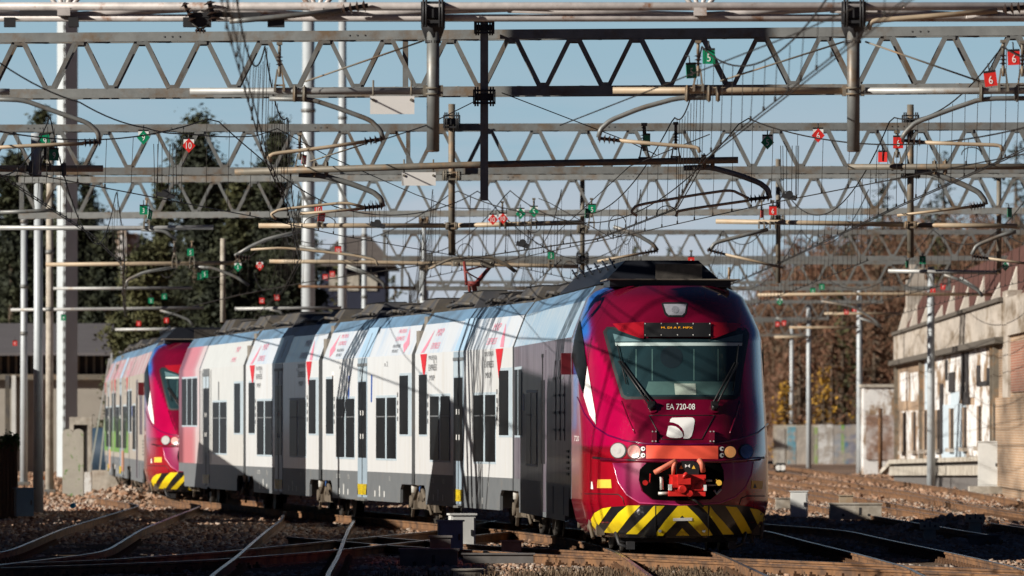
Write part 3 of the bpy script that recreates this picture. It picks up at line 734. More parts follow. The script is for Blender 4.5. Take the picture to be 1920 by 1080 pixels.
    cbx(cp, 1294, 914, 1318, 919, .2, .26); cbx(cp, 1296, 900, 1300, 915, .2, .25); cbx(cp, 1251, 918, 1290, 930, .18, .28); cbx(cp, 1296, 922, 1320, 930, .18, .26)
    cp.tube([at(1277, 917, .18), at(1277, 917, .36)], [.10, .055], 14); cp.tube([at(1290, 925, .2), at(1290, 925, .34)], .05, 10); cp.tube([at(1276, 898, .3), at(1283, 889, .36), at(1286, 893, .2)], .035, 8)
    cp.bar(at(1298, 917, .24), at(1314, 903, .24), .03, .04)
    cpl = cp.build('coupler', M['coupler_red'], cab, local=True)
    mb = MB(); cbx(mb, 1251, 908, 1257, 919, .2, .30); cbx(mb, 1317, 909, 1322, 920, .2, .28); mb.build('guide_pin', M['white'], cpl, local=True)
    mb = MB(); cbx(mb, 1268, 867, 1309, 890, -.1, .16); cbx(mb, 1276, 864, 1300, 868, -.1, .14); eb = mb.build('electric_head', M['black'], cab, local=True)
    mb = MB()
    for x in (1275.5, 1299):
        mb.prism([(at(x-3.5, 878, 0).x, at(x, 879, 0).z), (at(x+3.5, 878, 0).x, at(x, 879, 0).z), (at(x, 872, 0).x, at(x, 872, 0).z)], 1, -.166, -.160)
    mb.build('warning_triangle', M['plate_yellow'], eb, local=True)
    mb = MB()
    for q in (((1283, 870), (1283, 877), (1287.5, 873.5)), ((1292, 870), (1292, 877), (1287.5, 873.5))):
        mb.prism([(at(*p, 0).x, at(*p, 0).z) for p in q], 1, -.166, -.160)
    mb.build('coupling_mark', M['white'], eb, local=True)
    for pts in (((1226, 886), (1240, 878), (1255, 870), (1266, 864)), ((1266, 864), (1261, 875), (1260, 890)), ((1309, 862), (1314, 870), (1317, 884))):
        mb = MB(); mb.tube([at(x, y, .16+.05*(i == 1)) for i, (x, y) in enumerate(pts)], .042 if pts[0][0] != 1266 else .03, 8); mb.build('air_hose', M['hose'], cab, local=True)
    mb = MB(); mb.disc(at(1208, 905, .12), (0, 1, 0), .04, .06, 12); mb.tube([at(1208, 905, .1), at(1217, 904, .1), at(1218, 888, .1)], .012, 6); mb.build('valve', M['coupler_red'], cab, local=True)
    wpm = mat('worn pale metal', (.5, .48, .44), .5, .4)
    for pts, r in (([at(1239, 894, .1), at(1240, 918, .1)], .03), ([at(1236, 884, .1), at(1228, 886, .1)], .02), ([at(1322, 901, .1), at(1334, 901, .1)], .018), ([at(1325, 910, .1), at(1342, 909, .1)], .014), ([at(1338, 919, .1), at(1342, 926, .12), at(1350, 917, .1)], .02), ([at(1233, 925, .12), at(1256, 925, .12)], .025)):
        MB().tube(pts, r, 8).build('coupler_pipe', wpm, cab, local=True)
    mb = MB(); mb.disc(at(1346, 905, .14), (0, 1, 0), .045, .06, 10); mb.tube([at(1340, 900, .12), at(1346, 905, .14), at(1350, 908, .12)], .02, 6); mb.build('cock_handle', M['plate_yellow'], cab, local=True)
    mb = MB(); mb.tube([at(1288, 931, .2), at(1302, 938, .22), at(1316, 950, .16)], .022, 6); mb.build('release_cable', M['dark_steel'], cab, local=True)
    # --- labels
    patch([(1121, 899), (1146, 899), (1147, 915), (1120, 915)], 'yellow_label', M['plate_yellow'], cab, .006)
    lb = patch([(1409, 901), (1430, 902), (1429, 917), (1408, 916)], 'yellow_label', M['plate_yellow'], cab, .006)
    patch([(1411, 915), (1418, 915), (1414.5, 906)], 'triangle_mark', M['black'], lb, .010)
    patch([(1108, 917), (1113, 917), (1111, 903), (1109, 903)], 'white_mark', M['decal_white'], cab, .006)
    surf_text('720', 1082, 822, 9, 10, 'side_number', M['decal_white'], cab, .008)
    # --- skirt: panel seams, black band and yellow chevrons
    seam([(1090, 926), (1120, 926), (1160, 927), (1168, 934), (1171, 946)], .008, 'panel_seam', M['black'], cab)
    seam([(1440, 930), (1400, 930), (1390, 934), (1386, 946)], .008, 'panel_seam', M['black'], cab)
    bk = patch([(1107, 982), (1112, 966), (1122, 956), (1147, 950), (1200, 947), (1380, 947), (1410, 950), (1428, 960), (1432, 976), (1424, 992), (1402, 1000), (1380, 1003), (1275, 1004.5), (1200, 1003.5), (1140, 999), (1116, 992)], 'hazard_band', M['hazard_k'], cab, .006, 8)
    kk = .2594
    Y_ = lambda L: [(1000+x*kk, 740+y*kk) for x, y in L]
    stripes = [Y_([(566, 810), (500, 822), (445, 855), (420, 900), (428, 950), (450, 976)]), Y_([(680, 800), (775, 800), (700, 880), (605, 1000), (512, 993), (560, 925), (620, 850)]),
               Y_([(885, 800), (885, 868), (830, 925), (752, 1006), (672, 1004), (740, 940), (820, 862), (868, 806)]),
               Y_([(950, 803), (890, 868), (890, 803)]),
               Y_([(1045, 802), (1110, 802), (1190, 880), (1262, 965), (1262, 1016), (1215, 1016), (1076, 872), (935, 1018), (892, 1016), (892, 990), (955, 905)]),
               Y_([(1076, 960), (1128, 1016), (1028, 1016)]), Y_([(1268, 968), (1296, 1014), (1268, 1016)]),
               Y_([(1210, 803), (1262, 803), (1262, 860)]),
               Y_([(1276, 804), (1310, 850), (1380, 925), (1448, 1006), (1368, 1008), (1330, 950), (1270, 870)]),
               Y_([(1388, 806), (1468, 812), (1520, 890), (1580, 1000), (1508, 1003), (1460, 920)]), Y_([(1560, 820), (1620, 828), (1664, 862), (1668, 905), (1636, 975), (1600, 900)])]
    for st in stripes: patch(st, 'hazard_stripe', M['hazard_y'], bk, .010, 7)
    for x in (1229.2, 1328): seam([(x, 948), (x, 1003)], .006, 'panel_joint', M['black'], bk, .010)
    patch(Y_([(1010, 890), (1148, 886), (1148, 908), (1010, 910)]), 'white_sticker', M['white'], bk, .015, 6)
    mb = MB()
    for x, y in ((1237.5, 994), (1319.5, 994)): mb.disc(h2(x, y, .015), (0, 1, 0), .026, .02, 12)
    mb.build('bolt', M['galv'], bk, local=True)
    # --- cab side window, white swoosh
    patch([(1088, 598), (1095, 640), (1101, 684), (1094, 738), (1084, 705), (1073, 668), (1079, 630)], 'side_window', M['glass_dark'], cab, .012, 6)
    patch([(1102, 686), (1110, 735), (1117, 776), (1118, 796), (1106, 778), (1095, 742)], 'white_swoosh', M['decal_white'], cab, .008, 6)
    rw = [Vector((1.46, y_, z_)) for y_, z_ in ((3.0, 3.2), (3.9, 2.7), (3.5, 2.1), (2.9, 2.6))]
    MB().add(rw, [(0, 1, 2, 3)]).build('side_window', M['glass_dark'], cab, local=True)
    MB().box((-1.52, 4.9, 2.92), (.16, .22, .34)).bar((-1.45, 4.9, 3.05), (-1.52, 4.9, 3.05), .04, .04).build('mirror', mat('dark red mirror housing', (.10, .006, .01), .4), cab, local=True)

def slab(root, y0, y1, x, z0, z1, name, m, parent=None, t=.012, side=-1, local=True):
    return MB().b2((side*x, y0, z0), (side*(x+t), y1, z1)).build(name, m, parent if parent else root, local=True)
def body_shell(L, y0, notch0=True, notch1=True, zone=None):
    """lower skirt + white side + slanted panel + roof; returns MB with slots: 0 skirt 1 side 2 slant 3 roof strip 4 roof"""
    mb = MB()
    prof = [(-1.45, 1.0), (-1.45, 3.34), (-1.23, 3.92), (-1.06, 4.15), (-.6, 4.2), (.6, 4.2), (1.06, 4.15), (1.23, 3.92), (1.45, 3.34), (1.45, 1.0)]
    slot = [1, 2, 3, 4, 4, 4, 3, 2, 1]
    n = max(2, int((L-y0)/.5)); ysn = [y0+(L-y0)*i/n for i in range(n+1)]
    for k in range(len(prof)-1):
        (xa, za), (xb, zb) = prof[k], prof[k+1]
        vs = []
        for y in ysn: vs += [(xa, y, za), (xb, y, zb)]
        mb.add(vs, [(2*i, 2*i+1, 2*i+3, 2*i+2) for i in range(n)], slot[k])
    for y in (y0, L): mb.add([(x, y, z) for x, z in prof], [tuple(range(len(prof)))], 0)
    a = y0+1.75 if notch0 else y0; b = L-1.75 if notch1 else L
    sp = [(y0, 1.0), (L, 1.0), (L, .78)] + ([(b+.25, .78), (b+.03, .68), (b, .41)] if notch1 else [(b, .41)]) + ([(a, .41), (a-.03, .68), (a-.25, .78), (y0, .78)] if notch0 else [(a, .41)])
    for s_ in (-1, 1):
        mb.prism(sp, 0, s_*1.452, s_*1.40, 0)
    mb.b2((-1.38, a+.2, .45), (1.38, b-.2, .95), 0); mb.b2((-1.2, y0+.05, .8), (1.2, L-.05, .99), 0)
    return mb
def low_window(car, L, y0, y1, z0=1.28, z1=2.50):
    slab(car, y0-.03, y1+.03, 1.450, z0-.04, z1+.04, 'window_frame', M['skirt'], t=.006)
def window_pair(car, y0, y1, z0=1.28, z1=2.50, n=2, bar=True):
    fr = slab(car, y0-.04, y1+.04, 1.4500, z0-.04, z1+.05, 'window', M['pillar'], t=.006)
    wdt = (y1-y0)/n
    for k in range(n):
        a = y0+wdt*k+.13*(k > 0)+.02; b = y0+wdt*(k+1)-.13*(k < n-1)-.02
        p = slab(None, a, b, 1.4558, z0, z1, 'pane', M['glass_dark'], fr, t=.008)
        if bar: slab(None, a, b, 1.462, z0+(z1-z0)*.68, z0+(z1-z0)*.70, 'transom', M['skirt'], fr, t=.006)
    return fr
def train_door(car, y0, y1, z0=.47, z1=3.33, haz=True, m=None):
    d = slab(car, y0, y1, 1.4500, z0, z1, 'door', m or M['door'], t=.008)
    slab(None, y0, y1, 1.458, 3.16, 3.22, 'door_rail', M['skirt'], d, t=.012)
    mid = (y0+y1)/2
    for a, b in ((y0+.12, mid-.06), (mid+.06, y1-.12)):
        slab(None, a, b, 1.458, 1.28, 2.84, 'door_glass', M['glass_dark'], d, t=.008)
        slab(None, a, b, 1.458, 2.86, 3.14, 'door_panel', M['pillar'], d, t=.005)
    slab(None, mid-.02, mid+.02, 1.458, z0, 3.2, 'door_joint', M['black'], d, t=.010)
    mb = MB()
    for z in (1.72, 2.2):
        for e in (-.2, .2): mb.b2((-1.466, mid+e-.04, z-.05), (-1.474, mid+e+.04, z+.05))
    mb.build('door_button', M['decal_white'], d, local=True)
    if haz:
        mb = MB(); mb.b2((-1.459, y0, z0+.05), (-1.466, y1, z0+.27), 1)
        nst = 8
        for k in range(nst):
            a = y0+(y1-y0)*(k+.1)/nst; w_ = (y1-y0)/nst*.5; s_ = .12 if k < nst/2 else -.12
            lo = max(y0, min(y1-w_, a+s_)); mb.prism([(max(y0, lo), z0+.05), (max(y0, lo)+w_, z0+.05), (min(y1-w_, max(y0, a))+w_, z0+.27), (min(y1-w_, max(y0, a)), z0+.27)], 0, -1.467, -1.470, 0)
        mb.build('hazard_step', [M['hazard_y'], M['hazard_k']], d, local=True)
        slab(None, y0, y1, 1.455, z0-.07, z0-.03, 'step', M['galv'], d, t=.06)
    return d
def roof_gear(car, items, m='roof_dark'):
    for (y0, y1, h, hw) in items:
        mb = MB(); sl = .6
        # housing: sloped sides and ends
        z0, z1 = 4.13, 4.26+h
        vs = [(-hw, y0, z0), (hw, y0, z0), (hw, y1, z0), (-hw, y1, z0), (-hw*.72, y0+sl, z1), (hw*.72, y0+sl, z1), (hw*.72, y1-sl, z1), (-hw*.72, y1-sl, z1)]
        mb.add(vs, [(3,2,1,0),(4,5,6,7),(0,1,5,4),(1,2,6,5),(2,3,7,6),(3,0,4,7)], 0)
        for k in range(3):
            yy = y0+sl+(y1-y0-2*sl)*(k+.5)/3; mb.box((-hw*.86, yy, z0+.10), (.12, .5, .10), 0)
        mb.tube([(-hw, y0+.3, z0+.12), (-hw-.05, (y0+y1)/2, z0+.16), (-hw, y1-.3, z0+.12)], .035, 6)
        o = mb.build('roof_housing', M[m], car, local=True)
        mb = MB()
        for k in range(9):
            yy = y0+sl+(y1-y0-2*sl)*(k+.5)/9; mb.box((-hw*.5, yy, z1+.012), (.5, .03, .02)); mb.box((hw*.4, yy, z1+.012), (.4, .03, .02))
        mb.build('vent_grille', M['dark_steel'], o, local=True)
def side_text(car, t, yc, zc, h, name, m, wid=None, slant=False):
    vs, fs = text_geo(t, 1.0); x0 = min(v[0] for v in vs); x1 = max(v[0] for v in vs); z0 = min(v[1] for v in vs); z1 = max(v[1] for v in vs)
    sc = h/(z1-z0); wd = wid or (x1-x0)*sc; pv = []
    for v in vs:
        y = yc - ((v[0]-x0)/(x1-x0)-.5)*wd; q = ((v[1]-z0)/(z1-z0)-.5)*h
        if slant:
            z = zc+q*.935; x = -1.45+(z-3.34)/(3.96-3.34)*.235 - .006
        else: z = zc+q; x = -1.459
        pv.append((x, y, z))
    return MB().add(pv, fs).build(name, m, car, local=True)
def slant_poly(car, pts, name, m):
    pv = [(-1.45+(z-3.34)/(3.96-3.34)*.235-.005, y, z) for y, z in pts]
    return MB().add(pv, [tuple(range(len(pts)))]).build(name, m, car, local=True)
def side_poly(car, pts, name, m, x=1.458):
    return MB().prism(pts, 0, -x, -x+.006).build(name, m, car, local=True)
def bogie(parent_root, c, d, name='bogie'):
    """two-axle bogie centred at c (train-root coordinates), heading d"""
    rz = math.atan2(-d.x, d.y); mb = MB()
    for s_ in (-1, 1):
        mb.prism([(-1.75, .42), (-1.5, .62), (-.8, .64), (-.45, .46), (.45, .46), (.8, .64), (1.5, .62), (1.75, .42), (1.4, .34), (.5, .30), (-.5, .30), (-1.4, .34)], 0, s_*1.02, s_*1.22, 0)
        for y in (-1.25, 1.25):
            mb.box((s_*1.16, y, .44), (.26, .42, .30), 0); mb.disc((s_*1.31, y, .44), (1, 0, 0), .12, .08, 14)
            mb.tube([(s_*1.2, y, .55), (s_*1.2, y, .78)], .12, 10)
        for y in (-.25, .25): mb.tube([(s_*1.12, y, .46), (s_*1.12, y, .92)], .17, 12)
        mb.tube([(s_*1.3, -.9, .5), (s_*1.32, -.1, .86)], .05, 8); mb.tube([(s_*1.3, .9, .5), (s_*1.32, .15, .80)], .045, 8)
        mb.box((s_*1.2, -1.9, .35), (.12, .3, .2)); mb.bar((s_*1.15, -1.75, .5), (s_*1.15, -2.0, .14), .05, .06); mb.bar((s_*1.2, 1.75, .5), (s_*1.2, 2.0, .14), .05, .06)
        mb.tube([(s_*1.3, -1.5, .75), (s_*1.34, -1.62, .4), (s_*1.3, -1.8, .2)], .03, 6)
    mb.box((0, 0, .5), (2.2, .5, .25))
    o = mb.build(name, M['bogie'], parent_root, local=True); o.location = c; o.rotation_euler = (0, 0, rz)
    for y in (-1.25, 1.25):
        for s_ in (-1, 1):
            MB().disc((s_*.78, y, .42), (1, 0, 0), .42, .13, 28).disc((s_*.70, y, .42), (1, 0, 0), .45, .03, 28).build('wheel', M['wheel'], o, local=True)
    mb = MB(); mb.box((-1.36, -.55, .78), (.03, .1, .36), rx=.9); mb.build('blue_damper', mat('blue damper paint', (.03, .10, .30), .4), o, local=True)
    mb = MB(); mb.tube([(-1.34, .62, .62), (-1.34, .62, .9)], .06, 8); mb.build('sand_pipe', mat('dirty white canister', (.6, .58, .54), .5), o, local=True)
    return o
SIDE_MATS = lambda side='side_white', slant='slant_white': [M['skirt'], M[side], M[slant], M['roof_blue'], M['roof_dark']]

root1 = empty('passenger_train', NOSE, 'near long train with crimson nose, white sides and yellow-black chevron skirt', 'train', 'coupled red-nosed trains')
def put(o, p, d, root):
    o.location = p - root.location; o.rotation_euler = (0, 0, math.atan2(-d.x, d.y)); o.parent = root
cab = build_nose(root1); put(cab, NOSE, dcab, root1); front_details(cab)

# front carriage (behind the cab)
L0 = (G[0]-NOSE).length-.05
o = body_shell(L0, 4.6, notch0=True); fc = o.build('front_carriage', [M['skirt'], M['side_shaded'], M['slant_cab'], M['roof_blue'], M['roof_dark']], root1, local=True); put(fc, NOSE, dcab, root1)
window_pair(fc, L0-2.6, L0-.35, 1.77, 2.93, 2, False)
d_ = slab(fc, 11.6, 13.2, 1.4500, .5, 3.2, 'door', M['side_shaded'], t=.008); slab(None, 12.34, 12.46, 1.458, .5, 3.12, 'door_joint', M['black'], d_, t=.01); slab(None, 12.2, 12.6, 1.458, 3.08, 3.14, 'door_rail', M['black'], d_, t=.014)
for a, b in ((11.8, 12.2), (12.6, 13.0)): slab(None, a, b, 1.458, 1.3, 2.7, 'door_glass', M['glass_dark'], d_, t=.006)
window_pair(fc, 14.2, 17.4, 1.28, 2.5, 2)
for a in (6.4, 7.6, 8.8): 
    g_ = slab(fc, a, a+.75, 1.4500, 1.7, 3.0, 'side_hatch', M['side_shaded'], t=.01)
    for k in range(4): slab(None, a+.08, a+.67, 1.458, 1.85+.28*k, 1.89+.28*k, 'hatch_louvre', M['skirt'], g_, t=.012)
for a in (5.2, 6.6, 9.5): slab(fc, a, a+1.1, 1.452, .5, .95, 'equipment_flap', M['skirt'], t=.01)
for k in range(5): slab(fc, 5.3, 5.9, 1.4500, 1.15+.09*k, 1.19+.09*k, 'louvre', M['black'], t=.01)
slab(fc, 18.2, 18.5, 1.45, 2.2, 2.5, 'step_plate', M['decal_blue'], t=.008)
mbp = MB(); vs = []
pod = [(-.95, 4.20), (-.58, 4.56), (.58, 4.56), (.95, 4.20)]
for y_, k_ in ((4.6, 1.0), (4.9, 1.0), (16.5, 1.0), (17.6, .8)): vs += [(x*k_, y_ + (.25 if z > 4.4 else 0), z if k_ == 1 else 4.2+(z-4.2)*.5) for x, z in pod]
mbp.add(vs, [(0,1,2,3)[::-1]] + [(4*i+j, 4*i+(j+1) % 4, 4*i+4+(j+1) % 4, 4*i+4+j) for i in range(3) for j in range(4)] + [(12,13,14,15)], 0)
mbp.b2((-.9, 6, 4.1), (.9, 17, 4.2))
pd = mbp.build('roof_pod', M['roof_black'], fc, local=True)
mb = MB(); mb.b2((-.12, 4.58, 4.24), (.62, 4.60, 4.5)); mb.build('pod_grille', mat('dull grille', (.05, .045, .04), .4, 0, .6, 9), pd, local=True)
mb = MB()
for y_ in (5.2, 7, 9, 11, 13, 15): mb.tube([(-.72, y_, 4.45), (-.72, y_+1.4, 4.62)], .015, 6).tube([(-.7, y_+.5, 4.56), (-.7, y_+1.5, 4.56)], .015, 5)
mb.build('roof_handrail', M['roof_black'], pd, local=True)
MB().b2((-1.0, 2.9, 4.215), (1.08, 4.55, 4.235)).build('roof_plate', mat('thin tan plate edge', (.20, .17, .14), .6), fc, local=True)
MB().b2((-.95, 3.0, 4.11), (.95, 4.5, 4.213)).build('roof_recess', M['roof_black'], fc, local=True)
mb = MB(); mb.tube([(.93, 3.1, 4.1), (.93, 3.1, 4.42)], .012, 6); mb.tube([(.93, 3.1, 4.28), (.93, 3.1, 4.42)], .022, 8); mb.build('antenna', M['galv_brown'], fc, local=True)
roof_gear(fc, [(17.8, 21.2, .16, .9)])

# middle carriages
def middle_car(root):
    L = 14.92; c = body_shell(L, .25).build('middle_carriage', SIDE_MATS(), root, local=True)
    Y_ = lambda t: L*(1-t)
    def wn(t0, t1, *a, **k): return window_pair(c, Y_(t1), Y_(t0), *a, **k)
    for t0, t1 in ((.047, .13), (.863, .947)):
        slab(c, Y_(t1)-.04, Y_(t0)+.04, 1.4497, 1.73, 2.98, 'window_surround', M['pillar'], t=.004) if t0 < .5 else slab(c, .27, Y_(t0)+.05, 1.4497, 1.73, 2.98, 'window_surround', M['pillar'], t=.004)
        slab(c, Y_(t1), Y_(t0), 1.454, 1.77, 2.93, 'high_window', M['glass_dark'], t=.010)
    wn(.165, .374); wn(.614, .826)
    train_door(c, Y_(.515), Y_(.412))
    # sky-blue band over the door, drip slot
    slant_poly(c, [(Y_(.535), 3.345), (Y_(.415), 3.345), (Y_(.415), 3.955), (Y_(.535), 3.955)], 'blue_band', mat('light blue band', (.36, .52, .68), .4, 0, .1, 3))
    slant_poly(c, [(Y_(.475), 3.46), (Y_(.468), 3.46), (Y_(.468), 3.85), (Y_(.475), 3.85)], 'drain_slot', M['skirt'])
    for k, (t, z) in enumerate(((.14, 2.55), (.84, 2.6))):
        mb = MB()
        for q in range(4): mb.b2((-1.455, Y_(t)-.05, z-.16*q), (-1.459, Y_(t)+.05, z-.16*q-.09))
        mb.build('small_label', M['decal_grey'], c, local=True)
    side_text(c, 'n. 1', Y_(.22), 3.18, .10, 'car_number', M['decal_grey'], .5); side_text(c, 'n. 2', Y_(.72), 3.18, .10, 'car_number', M['decal_grey'], .5)
    for t, w_ in ((.19, 1.0), (.31, .5), (.76, .35)):
        side_text(c, '82 720' if w_ > .6 else '12 t', Y_(t), .88, .09, 'data_lettering', M['cab_white'], w_*.6)
    mb = MB()
    for t in (.2, .25, .3, .60, .65, .70): mb.b2((-1.4525, Y_(t)-.07, .5), (-1.4565, Y_(t)+.07, .5+.12+.1*((t*100) % 2)))
    mb.build('data_panel', M['cab_white'], c, local=True)
    roof_gear(c, [(1.2, 4.6, .20, .95), (5.6, 8.6, .14, .9), (9.4, 13.6, .24, 1.0)])
    q = MB().b2((-1.36, L+.01, .9), (1.36, L+.54, 3.8)); q.b2((-1.2, L+.01, 3.8), (1.2, L+.54, 4.08)); q.build('gangway_bellows', mat('grey brown bellows', (.20, .18, .155), .8, 0, .2, 3), c, local=True)
    return c
def decals_a(c):
    """arrow head towards each end over the side, timetable-like text lines"""
    L = 15.08; Y_ = lambda t: L*(1-t)
    for t, s_ in ((.07, 1), (.90, -1)):
        y = Y_(t); side_poly(c, [(y, 3.33), (y-s_*1.05, 3.33), (y-s_*.62, 2.80)], 'red_flag', M['decal_red'])
        slant_poly(c, [(y, 3.35), (y-s_*.55, 3.62), (y-s_*.95, 3.80), (y-s_*.75, 3.5), (y-s_*.5, 3.36)], 'pink_fold', M['decal_pink'])
        yc = y-s_*2.0
        side_text(c, 'MALPENSA', yc, 3.25, .085, 'grey_lettering', M['decal_grey'], 1.3); side_text(c, 'EXPRESS', yc, 3.06, .12, 'grey_lettering', M['decal_grey'], 1.3); side_text(c, 'MXP', yc+.1, 2.86, .10, 'grey_lettering', M['decal_grey'], .8)
        side_text(c, 'MXP', yc, 3.74, .15, 'pink_lettering', M['decal_pink'], 1.0, True); side_text(c, 'EXPRESS', yc, 3.48, .13, 'pink_lettering', M['decal_pink'], 1.3, True)
def decals_b(c):
    L = 15.08; Y_ = lambda t: L*(1-t)
    for t, s_ in ((.06, 1), (.92, -1)):
        y = Y_(t); slant_poly(c, [(y, 3.55), (y-s_*.8, 3.88), (y-s_*.62, 3.62), (y-s_*.9, 3.55), (y-s_*.35, 3.38)], 'pink_fold', M['decal_pink'])
        yc = y-s_*1.75
        side_text(c, 'MALPENSA', yc, 3.83, .09, 'pink_lettering', M['decal_pink'], 1.2, True); side_text(c, 'EXPRESS', yc, 3.68, .09, 'pink_lettering', M['decal_pink'], 1.3, True)
        side_text(c, 'MALPENSA', yc-s_*.1, 3.53, .07, 'grey_lettering', M['decal_grey'], 1.2, True); side_text(c, 'MILANO', yc-s_*.1, 3.43, .07, 'grey_lettering', M['decal_grey'], .9, True)
    slab(c, Y_(.14), Y_(.128), 1.4500, 2.55, 3.0, 'side_indicator', mat('dark brown indicator', (.06, .03, .02), .4), t=.01)
    slab(c, Y_(.145), Y_(.122), 1.4495, 2.3, 3.08, 'indicator_panel', M['decal_white'], t=.004)
    for t in (.31, .56): side_poly(c, [(Y_(t), 2.42), (Y_(t)-.16, 2.42), (Y_(t)-.22, 2.98), (Y_(t)-.05, 2.98)], 'blue_label', M['decal_blue'])
mc = []
c = middle_car(root1); mc.append(c)
for k in range(2): mc.append(copy_tree(c, root1))
dirs = []
for k, cc in enumerate(mc):
    d = (G[k+1]-G[k]).normalized(); dirs.append(d); put(cc, G[k], d, root1)
    (decals_b if k == 1 else decals_a)(cc)

# rear carriage with its own red end
def rear_paint(co):
    t = ss(11.6, 15.5, co.y); n = math.sin(co.y*7)*.5+.5; c = lerp3((.70, .69, .66), (.62, .16, .19), t)
    if co.y > 13.6 and co.y < 14.6: c = lerp3(c, (.74, .7, .7), .5*n)
    if co.z < .99: return (.115, .125, .135)
    if co.z > 3.95: return (.13, .21, .32)
    return lerp3(c, (.20, .01, .03), ss(17.4, 18.2, co.y))
L4 = (G[4]-G[3]).length-.2; M['rear_paint'] = paint_attr('white to red side paint', .35, .3, .08)
rc = body_shell(L4-.5, .12).build('rear_carriage', [M['skirt'], M['rear_paint'], M['rear_paint'], M['roof_blue'], M['roof_dark']], root1, local=True); set_paint(rc, rear_paint)
d = (G[4]-G[3]).normalized(); put(rc, G[3], d, root1)
slab(rc, .14, 2.7, 1.4497, 1.73, 2.98, 'window_surround', M['pillar'], t=.004); slab(rc, .95, 2.5, 1.454, 1.77, 2.93, 'high_window', M['glass_dark'], t=.01)
window_pair(rc, 4.7, 8.7); train_door(rc, 9.7, 11.6, m=M['skirt']); window_pair(rc, 13.4, 18.2, 1.95, 3.12, 3, False)
for y in (11.9, 12.5, 9.2): slab(rc, y, y+.16, 1.4497, 1.02, 3.3, 'dark_streak', M['skirt'], t=.003)
slab(rc, 6.9, 7.1, 1.45, 2.55, 3.0, 'side_indicator', M['skirt'], t=.01)
side_text(rc, 'MXP', 3.2, 3.74, .14, 'pink_lettering', M['decal_pink'], 1.0, True); side_text(rc, 'EXPRESS', 3.4, 3.50, .11, 'pink_lettering', M['decal_pink'], 1.2, True)
roof_gear(rc, [(.8, 5.0, .26, .95), (6, 10, .2, .95), (11, 15, .3, .9)])
MB().add([(-1.2, L4-.5, .5), (1.2, L4-.5, .5), (1.2, L4-.5, 3.9), (-1.2, L4-.5, 3.9), (-.8, L4+.2, .6), (.8, L4+.2, .6), (.8, L4, 2.6), (-.8, L4, 2.6)], [(3,2,1,0),(4,5,6,7),(0,1,5,4),(1,2,6,5),(2,3,7,6),(3,0,4,7)]).build('rear_end', M['crimson'], rc, local=True)
# bogies
bogie(root1, dcab*3.4, dcab)
for k in range(4):
    dd = ((G[k+1]-G[k]).normalized() + ((G[k]-(G[k-1] if k else NOSE)).normalized())).normalized(); bogie(root1, G[k]-NOSE + dd*.1, dd)
bogie(root1, G[3]-NOSE+d*15.6, d)
# obstacle deflector and rail guards under the nose
mb = MB(); mb.b2((-.9, 1.2, .14), (.9, 2.2, .28))
for s_ in (-1, 1): mb.tube([(s_*1.0, .9, .3), (s_*.95, .8, .12), (s_*.78, .75, .06)], .03, 6); mb.box((s_*.78, .8, .1), (.12, .3, .12)); pass
o = mb.build('rail_guard', M['dark_steel'], root1, local=True); put(o, NOSE, dcab, root1)
# pantograph on the second carriage
pr = Vector((mc[1].location)) + dirs[1]*1.6; mb = MB()
mb.b2((-.55, -.5, 4.17), (.55, 1.2, 4.24))
for sx in (-.5, .5):
    for yy in (-.4, 1.1): mb.insul((sx, yy, 4.17), (sx, yy, 4.42), .08, 3)
panto = mb.build('pantograph', M['dark_steel'], root1, local=True); panto.location = pr; panto.rotation_euler = (0, 0, math.atan2(-dirs[1].x, dirs[1].y))
mb = MB(); mb.tube([(.14, .6, 4.30), (-.14, -.75, 4.74)], [.055, .05], 8); mb.tube([(.0, .5, 4.26), (-.22, -.7, 4.70)], .03, 6); mb.build('lower_arm', M['panto_red'], panto, local=True)
mb = MB(); mb.tube([(-.10, -.75, 4.74), (.46, .7, 5.18)], [.045, .035], 8); mb.tube([(-.28, -.75, 4.72), (-.30, -.55, 5.18)], .03, 6); mb.tube([(-.28, -.65, 5.0), (.30, .5, 5.14)], .015, 6); mb.tube([(-.28, -.68, 4.98), (.0, -.45, 4.84)], .015, 6); mb.disc((-.14, -.75, 4.74), (1, 0, 0), .05, .24, 12); mb.build('upper_arm', M['panto_red'], panto, local=True)
mb = MB()
for yy in (.3, .62):
    mb.tube([(-.86, yy, 5.06), (-.66, yy, 5.16), (-.42, yy, 5.26), (.0, yy, 5.295), (.38, yy, 5.28), (.68, yy, 5.15), (.88, yy, 5.0)], .022, 6)
    mb.b2((-.4, yy-.03, 5.20), (.38, yy+.03, 5.235))
mb.tube([(-.35, .1, 5.16), (-.35, .8, 5.2)], .03, 6); mb.tube([(.35, .1, 5.16), (.35, .8, 5.2)], .03, 6); mb.box((.30, .45, 5.14), (.22, .4, .12)); mb.box((-.33, .45, 5.16), (.12, .4, .10)); mb.build('collector_head', M['galv_brown'], panto, local=True)

